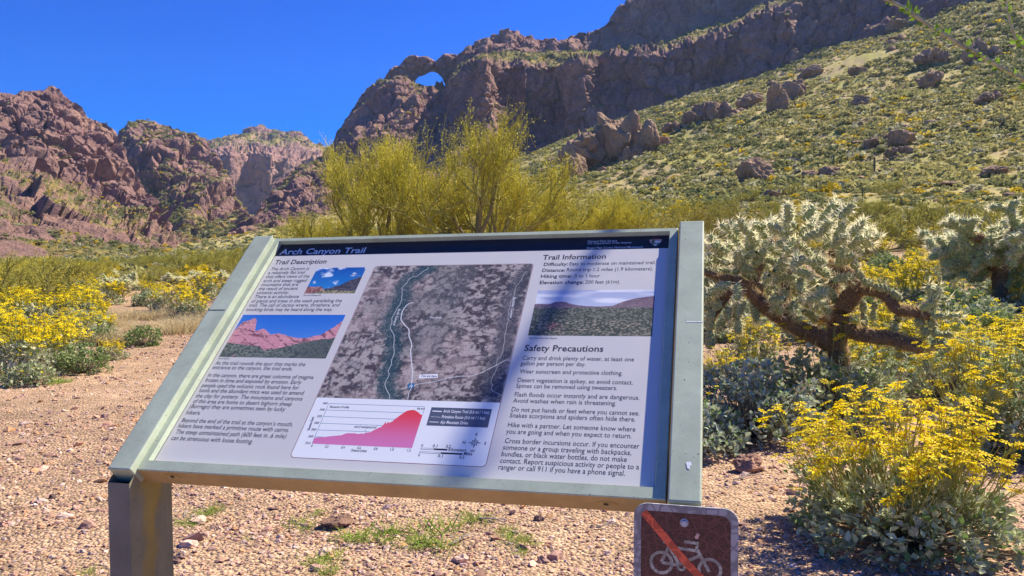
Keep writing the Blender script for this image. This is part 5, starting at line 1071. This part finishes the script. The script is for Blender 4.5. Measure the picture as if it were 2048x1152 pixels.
    # the bristling crown: joints measured one by one, then filled in between
    for a, b in (((575, 250), (592, 130)), ((690, 220), (685, 125)), ((760, 240), (852, 110)), ((650, 300), (725, 235)), ((500, 290), (480, 195)), ((560, 320), (578, 225)), ((285, 300), (275, 235)), ((350, 320), (365, 240)), ((420, 400), (430, 280)), ((480, 420), (440, 330)), ((640, 340), (520, 350)), ((760, 300), (840, 190)), ((860, 340), (905, 230)), ((830, 360), (800, 260)), ((900, 330), (990, 250)), ((880, 350), (1060, 260)), ((960, 340), (1120, 300)), ((930, 350), (1080, 350)), ((720, 430), (640, 350)), ((700, 420), (860, 480)), ((720, 460), (820, 540)), ((640, 500), (740, 580)), ((540, 500), (660, 440)), ((300, 380), (240, 280)), ((260, 420), (230, 340)), ((150, 380), (120, 300)), ((230, 400), (130, 350)), ((200, 450), (95, 420)), ((240, 500), (100, 545)), ((280, 480), (330, 370)), ((380, 480), (440, 380)), ((330, 380), (400, 330)), ((860, 420), (970, 425)), ((860, 470), (960, 430)), ((600, 420), (560, 340)), ((460, 500), (420, 420)), ((310, 520), (300, 430)), ((590, 560), (680, 620)), ((560, 600), (640, 640)), ((200, 560), (90, 600)), ((760, 600), (680, 650)), ((420, 600), (360, 660)), ((690, 300), (720, 190)), ((620, 260), (560, 190)), ((800, 300), (880, 260)), ((1000, 330), (1040, 270)), ((180, 430), (150, 330))):
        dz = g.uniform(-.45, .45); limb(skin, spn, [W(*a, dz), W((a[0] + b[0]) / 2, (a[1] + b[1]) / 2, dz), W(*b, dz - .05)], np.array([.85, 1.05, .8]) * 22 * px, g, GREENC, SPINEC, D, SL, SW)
    zone = np.array([(90, 330), (260, 230), (480, 200), (600, 150), (850, 130), (1080, 260), (1100, 340), (960, 420), (880, 540), (760, 660), (640, 740), (520, 700), (400, 660), (230, 760), (90, 760)], float)
    def inside(x, y):
        c = False; n = len(zone)
        for i in range(n):
            x1, y1 = zone[i]; x2, y2 = zone[(i + 1) % n]
            if (y1 > y) != (y2 > y) and x < (x2 - x1) * (y - y1) / (y2 - y1) + x1: c = not c
        return c
    n = 0
    while n < 135:
        x, y = g.uniform(90, 1100), g.uniform(140, 760)
        if not inside(x, y): continue
        n += 1; dz = g.uniform(-.7, .8); a = W(x, y + 30, dz); d = unit(np.array([(x - 600) / 700 + g.normal(0, .5), g.normal(0, .5), (430 - y) / 320 + g.normal(.1, .4)]))
        joints(skin, spn, a, d, 20 * px, g.uniform(80, 130) * px, g, 0, D, SL, SW)
    o = empty('cholla_cactus', tuple(o0)); tag(o, 'big sprawling cholla cactus with a twisted dark trunk right behind the sign', 'cactus')
    sh = (-np.array(o0)).astype(np.float32)
    for b in (wood, spn, skin, fuzz): b.v = [v + sh for v in b.v]
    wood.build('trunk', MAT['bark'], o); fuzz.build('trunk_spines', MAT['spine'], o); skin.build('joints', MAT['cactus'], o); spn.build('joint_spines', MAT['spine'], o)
main_cholla()
def cholla(seed, H, W_, nlimb, levels, R, dens, sl, sw, lean=(0, 0)):
    g = np.random.default_rng(seed); wood, spn, skin, fuzz = MB(), MB(), MB(), MB()
    top = np.array([lean[0], lean[1], H * .45]); limb(wood, fuzz, [np.array([0, 0, -.1]), top * [.4, .4, .5], top], [R * 2.0, R * 1.7, R * 1.5], g, WOODC, FUZZ, dens * .8, sl * .35, sw, .2, 10)
    for k in range(nlimb):
        a = k * 2 * math.pi / nlimb + g.uniform(-.3, .3); e = top + np.array([math.cos(a) * W_ * .28, math.sin(a) * W_ * .28, H * g.uniform(.0, .26)]); m = (top + e) / 2 + g.normal(0, .04, 3) * H
        limb(wood, fuzz, [top * .9, m, e], [R * 1.6, R * 1.3, R * 1.1], g, WOODC, FUZZ, dens * .8, sl * .35, sw, .2, 8)
        for j in range(8):
            q = top * .9 + (e - top * .9) * g.uniform(.12, 1); joints(skin, spn, q, unit(np.array([math.cos(a) * .7, math.sin(a) * .7, .40]) + g.normal(0, .75, 3)), R, H * g.uniform(.10, .15), g, levels, dens, sl, sw)
    allv = np.concatenate(spn.v); kz = H / allv[:, 2].max(); kr = W_ * .5 / np.percentile(np.hypot(allv[:, 0] - lean[0] * .5, allv[:, 1] - lean[1] * .5), 97)
    for b in (wood, fuzz, skin, spn): b.v = [v * np.array([kr, kr, kz], np.float32) for v in b.v]
    return wood, fuzz, skin, spn
def cholla_obj(parts, px, r, label, s=1.0, rz=0.0, p=None):
    p = gpt(px, r) if p is None else p; o = empty('cholla_cactus', tuple(p), rz); tag(o, label, 'cactus'); o.scale = (s, s, s)
    for b, n, m in zip(parts, ('trunk', 'trunk_spines', 'joints', 'joint_spines'), ('bark', 'spine', 'cactus', 'spine')): b.build(n, MAT[m], o)
    return o
p, r = hit(2000, 640); hh = float(at(1990, 398, r)[2] - p[2]); cholla_obj(cholla(81, hh, hh * 1.25, 10, 2, hh * .030, 1500, .075, .0042), 0, 0, 'tall cholla cactus at the right edge above the yellow flowers', 1, .5, p)
for k, (px, py, top, w, lab, ln) in enumerate(((248, 606, 540, 80, 'leaning cholla with a bare forked trunk left of the trail', (-.25, .1)), (365, 588, 541, 60, 'small round pale cholla left of the last one beside the sign', (0, 0)), (424, 585, 535, 62, 'small round pale cholla nearest the left frame of the sign', (.05, 0)))):
    p, r = hit(px, py); hh = float(at(px, top, r)[2] - p[2]); cholla_obj(cholla(90 + k, hh, w * mpp(r) * 1.15, 8, 1, hh * .040, 900, .075, .008, np.array(ln) * hh), 0, 0, lab, 1, k * 1.3, p)
# grey stump
p, r = hit(1922, 782); k = mpp(r); g = np.random.default_rng(3); wood, fuzz = MB(), MB(); limb(wood, fuzz, [(0, 0, -.05), (-.5 * 14 * k, 0, 30 * k), (6 * k, 0, 62 * k)], [17 * k, 14 * k, 13 * k], g, (.25, .23, .21), (.42, .38, .32), 3500, .02, .002, .12, 12)
o = empty('cactus_stump', tuple(p)); tag(o, 'short grey upright stump of a dead cholla on the right', 'cactus stump'); wood.build('trunk', MAT['bark'], o); fuzz.build('trunk_spines', MAT['spine'], o)

# ------------------------------------------------------------------ ocotillo arching over from the right, and thin ones farther off
def whip(b, lf, pts, r0, r1, g, leaf=.026, dens=110, lv=True):
    pts = np.asarray(pts, float); s = np.concatenate([[0], np.cumsum(np.linalg.norm(np.diff(pts, axis=0), axis=1))]); m = int(s[-1] / .09) + 4; u = np.linspace(0, s[-1], m); q = np.stack([np.interp(u, s, pts[:, k]) for k in range(3)], 1)
    for _ in range(12): q[1:-1] = (q[:-2] + 2 * q[1:-1] + q[2:]) / 4
    q += g.normal(0, .006, q.shape); b.tube(q, np.linspace(r0, r1, m), 7, np.array([.36, .36, .24]) * g.uniform(.75, 1.2, (m, 1)))
    K = int(s[-1] * dens); i = g.integers(0, m, K); t = unit(np.gradient(q, axis=0)); n = unit(np.cross(t[i], g.normal(size=(K, 3)))); P = q[i] + t[i] * g.uniform(-.05, .05, (K, 1)) + n * r1
    add_spines(b, P, n, .030, .0016, (.46, .42, .34), g)
    if lv:
        j = g.random(K) < .75; d = unit(n[j] + t[i][j] * .5 + [0, 0, .3]); X, Y, Z = frames(d, g.uniform(0, 6, int(j.sum()))); lf.place(LEAF_V, LEAF_F, P[j], X, Y, Z, leaf * g.uniform(.7, 1.5, int(j.sum())), np.array([.20, .34, .04]) * g.uniform(.8, 1.25, (int(j.sum()), 1)))
g = np.random.default_rng(21); st, lf = MB(), MB(); base = np.array([4.5, 3.6, float(ground_z(4.5, 3.6)[0])])
Ls = np.array
e1 = [base, base + [-.25, .35, .9], at(2230, 262, 4.9), at(2100, 190, 4.55), at(2020, 152, 4.4), at(1945, 98, 4.3), at(1860, 42, 4.25), at(1775, 2, 4.2), at(1700, -34, 4.2)]
e2 = [base, base + [.0, .5, 1.2], at(2170, 190, 5.3), at(2060, 128, 5.2), at(2015, 80, 5.15), at(1990, 40, 5.1), at(2012, -20, 5.1)]
pA = S_C + _sx * uv(1205, 462, 0)[0] + _su * .668; pB = S_C + _sx * uv(865, 930, 0)[0] + _su * .03
sh1, sh2 = pA + SUN * 4.6, pB + SUN * 4.9; ctr = (sh1 + sh2) / 2; dr_ = (sh2 - sh1)
e3 = [base, base + [.1, .15, 1.6], base + [-.15, .25, 3.2], (base + [0, 0, 4.0]) * .45 + sh1 * .55 + np.array([0, .2, .55]), sh1 - dr_ * .35 + np.array([0, 0, .05]), sh1, sh2, sh2 + dr_ * .35 + np.array([0, 0, -.12])]
for pts, r0, r1 in ((e1, .020, .0080), (e2, .018, .006), (e3, .030, .017)): whip(st, lf, pts, r0, r1, g, lv=pts is not e3)
for k in range(5):
    a = k * 1.25 + .3; d = np.array([abs(math.cos(a)) * .8 + .3, math.sin(a) * .6, 0]); whip(st, lf, [base, base + d * .4 + [0, 0, 1.2], base + d * 1.1 + [0, 0, 2.6], base + d * 1.9 + [0, 0, 3.9]], .025, .010, g)
sh = (-base).astype(np.float32); st.v = [v + sh for v in st.v]; lf.v = [v + sh for v in lf.v]
o = empty('ocotillo', tuple(base)); tag(o, 'leafy spiny ocotillo stems reaching in from the upper right corner', 'ocotillo'); st.build('stems', MAT['bark'], o); lf.build('leaves', MAT['grass'], o)
for px, r, top, lab in ((1925, 26, 402, 'thin green ocotillo with curved stems left of the right edge cholla'), (2015, 30, 415, 'thin ocotillo behind the cholla at the right edge')):
    p = gpt(px, r); H = float(at(px, top, r)[2] - p[2]); st, lf = MB(), MB()
    for k in range(8):
        a = k * .8; d = np.array([math.cos(a), math.sin(a), 0]) * g.uniform(.08, .42) * H; whip(st, lf, [(0, 0, 0), d * .25 + [0, 0, H * .35], d * .7 + [0, 0, H * .7], d + [0, 0, H * g.uniform(.85, 1)]], .03, .014, g, .03, 30)
    o = empty('ocotillo', tuple(p)); tag(o, lab, 'ocotillo'); st.build('stems', MAT['scrub'], o); lf.build('leaves', MAT['grass'], o)

# ------------------------------------------------------------------ saguaros
def saguaro(seed, H, arms=()):
    b = MB(); n = 14; ribs = 1 + .14 * (np.arange(n * 2) % 2 * 2 - 1)
    def col(pts, r):
        pts = np.asarray(pts, float); s = np.linspace(0, 1, 12); u = np.linspace(0, 1, len(pts)); q = np.stack([np.interp(s, u, pts[:, k]) for k in range(3)], 1); rr_ = r * np.interp(s, [0, .1, .6, .93, 1], [.8, .92, 1, .8, .2])
        t = unit(np.gradient(q, axis=0)); x, y, z = frames(t); a = np.arange(2 * n) * math.pi / n; V = q[:, None] + (np.cos(a)[None, :, None] * x[:, None] + np.sin(a)[None, :, None] * z[:, None]) * (rr_[:, None] * ribs[None])[..., None]
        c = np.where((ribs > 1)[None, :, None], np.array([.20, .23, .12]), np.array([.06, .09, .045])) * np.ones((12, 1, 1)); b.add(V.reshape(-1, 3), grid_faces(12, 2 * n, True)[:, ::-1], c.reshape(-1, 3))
    col([(0, 0, -.2), (0, 0, H)], H * .055)
    return b, col
for i, (px, py, h, arm, lab) in enumerate(((1744, 236, 16, 0, 'tiny saguaro high on the middle of the right hillside'), (1667, 331, 17, 0, 'saguaro standing alone below the grey boulder pile on the right slope'), (1749, 347, 30, 0, 'tall thin saguaro left of the layered ledge rocks'), (1780, 334, 26, 1, 'saguaro in front of the layered ledge rocks on the slope'), (1789, 371, 24, 0, 'saguaro on the straw coloured patch lower right'), (1725, 394, 18, 0, 'lowest saguaro on the right slope above the big cholla'),
    (1642, 126, 20, 0, 'saguaro at the edge of the cliff shadow high on the slope'), (1628, 110, 18, 0, 'slender saguaro inside the cliff shadow high up'), (1403, 368, 16, 0, 'saguaro just left of the large dark boulder on the slope'), (1127, 284, 20, 0, 'saguaro at the foot of the arch cliff'), (1517, 366, 16, 0, 'saguaro below the large dark boulder on the slope'), (2036, 352, 14, 1, 'saguaro cluster by the right edge of the slope'), (295, 536, 30, 2, 'saguaro with one raised arm at the foot of the left rocky slope'))):
    p, r = hit(px, py, 700); H = h * mpp(r); b, col_ = saguaro(i, H)
    if arm: col_([(0, 0, H * .45), (H * .17 * (-1 if arm == 2 else 1), 0, H * .48), (H * .19 * (-1 if arm == 2 else 1), 0, H * .85)], H * .042)
    o = b.build('saguaro_cactus', MAT['cactus']); tag(o, lab, 'saguaro'); o.location = p

# ------------------------------------------------------------------ boulders and outcrops on the right hillside
def outcrop(label, p, hw, hh, seed):
    g = np.random.default_rng(seed); b = MB(); n = 11
    for j in range(n):
        t = (j + .5) / n * 2 - 1 + g.normal(0, .06); env = (1 - .55 * abs(t) ** 1.6) * g.uniform(.62, 1.05); v, f = rock_shape(seed * 31 + j, 3, .8, 10, 1.0); sx = hw * g.uniform(.20, .36); sz = hh * env * 1.05
        v = v * [sx, sx * g.uniform(.8, 1.5), sz]; v[:, 0] += .18 * v[:, 2] * g.normal(); v = v + [t * hw * .85, g.uniform(-.12, .12) * hw, sz * .72]
        c = np.array(OUT) * (1 + .4 * fbm(v / (hw * .3) + seed, 4)[:, None]) * g.uniform(.85, 1.12); b.add(v, f, np.clip(c, .01, 1))
    o = b.build('rock_outcrop', MAT['boulder']); tag(o, label, 'rock outcrop'); o.location = (p[0], p[1], p[2] - hh * .1); return o
OUT = (.34, .22, .135)
for i, (px, py, w, h, lab, pl) in enumerate(((1235, 320, 190, 116, 'largest jagged rock outcrop below the arch cliff', 14), (1150, 355, 45, 50, 'single upright boulder left of the largest jagged outcrop', 9), (1300, 305, 45, 60, 'rock pillar at the right end of the largest jagged outcrop', 9), (1175, 320, 60, 75, 'rock pillar at the left end of the largest jagged outcrop', 10), (1420, 246, 110, 56, 'broad rock outcrop under the shaded cliff base', 12), (1500, 218, 45, 32, 'rock knob between the broad outcrop and the ridge of pinnacles', 10), (1552, 222, 50, 72, 'tall pinnacle at the foot of the shaded cliff', 11), (1585, 196, 46, 44, 'rock knob right of the tall pinnacle', 10), (1620, 156, 40, 24, 'small rock ridge uphill of the tall pinnacle', 10),
    (1508, 366, 58, 52, 'dark free standing boulder on the lower slope above the bare palo verde', 8), (1622, 356, 36, 16, 'flat dark rock right of the free standing dark boulder', 9), (1660, 352, 42, 20, 'dark rock ledge left of the lone saguaro', 9), (1802, 310, 60, 22, 'long layered ledge rock in the middle of the right slope', 8), (1795, 290, 46, 26, 'square block above the long layered ledge', 8), (1742, 296, 30, 22, 'grey block left of the long layered ledge', 9), (1860, 175, 46, 34, 'dark square boulder high on the right slope', 8), (1800, 62, 55, 20, 'pale flat slab below the upper cliff near the top right', 8), (1720, 212, 30, 24, 'dark pointed rock in the middle of the slope', 9), (1712, 150, 30, 16, 'small grey rock near the top of the slope', 9), (1990, 352, 44, 20, 'dark flat rock near the right edge of the slope', 9), (1865, 130, 60, 40, 'large rock outcrop high under the upper right cliff', 11), (1960, 120, 70, 50, 'dark rock bluff at the upper right behind the ocotillo stem', 11), (1540, 396, 34, 18, 'low dark rock above the bare palo verde', 9), (1905, 372, 36, 10, 'flat rock slab low on the right slope', 9), (1985, 205, 60, 26, 'rock band close to the right edge halfway up', 10), (1350, 262, 60, 26, 'low outcrop left of the broad rock outcrop', 10), (1270, 322, 60, 40, 'rounded rock in front of the largest jagged outcrop', 10))):
    p, r = hit(px, py, 900); k = mpp(r) / 2
    if w >= 60: outcrop(lab, p, w * k, h * k, 400 + i); continue
    rock_thing('rock_outcrop' if w > 50 else 'boulder', lab, p, w * k * 1.08, w * k * .8, h * k * 1.15, 400 + i, OUT, 'rock outcrop' if w > 50 else 'boulder', None, 4, i * .7, .75, pl, .2)
g = np.random.default_rng(31); RB = []
for k in range(5):
    v, f = rock_shape(500 + k, 2, .6, 8, .7); RB.append(MB().add(v, f, np.array(OUT) * (1 + .3 * fbm(v * 2 + k, 3)[:, None])).mesh('boulder', MAT['boulder']))
for i in range(120):
    px = g.uniform(1090, 2120); r = 70 * (430 / 70) ** (g.random() ** .7); p = gpt(px, r)
    o = bpy.data.objects.new('boulder', RB[i % 5]); COL.objects.link(o); tag(o, 'grey-brown boulder scattered among shrubs on the right hillside', 'boulder', 'boulders strewn over the right hillside'); s = r * g.uniform(.002, .0062) + .1; o.location = (p[0], p[1], p[2] + s * .1); o.scale = (s * g.uniform(.9, 1.7), s, s * g.uniform(.7, 1.1)); o.rotation_euler = (0, 0, g.uniform(0, 6))

# ------------------------------------------------------------------ shrubs covering the hillsides
def hill_scrub():
    g = np.random.default_rng(41); b = MB()
    def tmpl(k, K, lw):
        q = np.random.default_rng(k); d = q.normal(size=(K, 3)); d[:, 2] = np.abs(d[:, 2]); d = unit(d); P = d * (q.random((K, 1)) ** .4) * [1, 1, .8]; n = unit(d + q.normal(0, .6, (K, 3))); X, Y, Z = frames(n, q.uniform(0, 6, K))
        m = MB(); m.place(np.array([(-.5, 0, -.5), (.5, 0, -.35), (.4, 0, .5), (-.35, 0, .4)]), np.array([(0, 1, 2, 3)]), P, X, Y, Z, lw * q.uniform(.7, 1.3, K), (1, 1, 1)); sh = .75 + .5 * q.random(K)
        return np.concatenate(m.v).astype(float), np.concatenate(m.f[4]), np.repeat(sh, 4)
    T_hi = [tmpl(k, 110, .26) for k in range(4)]; T_lo = [tmpl(10 + k, 36, .40) for k in range(4)]
    def scatter(pts, size, yel, T):
        n = len(pts); w = g.integers(0, 4, n); pz = fbm(pts / 55 + 3, 3)[:, None]; c = np.array([.20, .215, .08]) + (np.array([.43, .385, .145]) - np.array([.20, .215, .08])) * np.clip(g.random((n, 1)) ** 1.2 + 1.2 * pz, 0, 1); y = g.random(n) < yel; c[y] = np.array([.62, .46, .03]) * g.uniform(.7, 1.1, (int(y.sum()), 1)); gr = g.random(n) < .12; c[gr] = np.array([.46, .44, .27])
        for k in range(4):
            i = w == k; m = int(i.sum())
            if not m: continue
            v, f, sh = T[k]; a = g.uniform(0, 6.28, m); X = np.c_[np.cos(a), np.sin(a), 0 * a]; Y = np.c_[-np.sin(a), np.cos(a), 0 * a]; Z = np.tile([0, 0, 1.0], (m, 1)); cc = (c[i][:, None] * sh[None, :, None]).reshape(-1, 3); s = size[i][:, None] * np.c_[g.uniform(.8, 1.4, m), g.uniform(.8, 1.2, m), g.uniform(.6, 1.1, m)]
            K0 = b.n; b.place(v, f, pts[i], X, Y, Z, s, (1, 1, 1)); b.c[-1] = cc.astype(np.float32)
    def field(n, x0, x1, r0, r1, s0, s1, yel, T, dens=None):
        px = g.uniform(x0, x1, n); r = np.sqrt(r0 ** 2 + g.random(n) * (r1 ** 2 - r0 ** 2)); d = ray(px, np.full(n, 540.0)); h = np.hypot(d[:, 0], d[:, 1]); x, y = d[:, 0] / h * r, d[:, 1] / h * r
        keep = fbm(np.c_[x / 38, y / 38, 0 * x], 4) + .55 * g.random(n) > -.12; x, y, r = x[keep], y[keep], r[keep]; z = ground_z(x, y); scatter(np.c_[x, y, z - .05], s0 + (s1 - s0) * g.random(len(x)) ** 2.2 * 1.25, yel, T)
    field(5200, 560, 2250, 42, 110, .2, .85, .13, T_hi); field(16000, 640, 2250, 110, 240, .25, 1.35, .06, T_lo); field(20000, 800, 2250, 240, 480, .35, 1.9, .03, T_lo); field(5000, -260, 620, 42, 130, .3, 1.0, .16, T_hi); field(5000, -260, 700, 110, 220, .35, 1.4, .10, T_lo); field(2500, -260, 760, 170, 420, .5, 1.3, .10, T_lo)
    # shrubs on the rock faces' ledges and lower slopes
    for V, cover, n, s0, s1, yel in SCRUB_SPOTS:
        q = V.reshape(-1, 3); w = cover.ravel(); idx = np.nonzero(w > .45)[0]; dist_ = np.linalg.norm(q[idx], axis=1); pr = dist_ ** 1.0; i = g.choice(idx, n, p=pr / pr.sum()); scatter(q[i] + g.normal(0, .6, (n, 3)), g.uniform(s0, s1, n), yel, T_lo)
    tag(b.build('hillside_scrub', MAT['scrub']), 'low green and yellow desert shrubs covering the hillsides', 'scrub', kind='stuff')
hill_scrub()
def haze():
    m = bpy.data.materials.new('thin_desert_air'); m.use_nodes = True; N = m.node_tree.nodes; N.clear()
    out = N.new('ShaderNodeOutputMaterial'); v = N.new('ShaderNodeVolumePrincipled'); v.inputs['Color'].default_value = (.5, .68, 1, 1)
    v.inputs['Density'].default_value = .00008; v.inputs['Anisotropy'].default_value = .2
    m.node_tree.links.new(v.outputs[0], out.inputs['Volume'])
    b = MB().box((-1300, -60, -4), (1300, 1720, 440)); tag(b.build('haze', m), 'thin bluish air over the valley', kind='stuff')
haze()
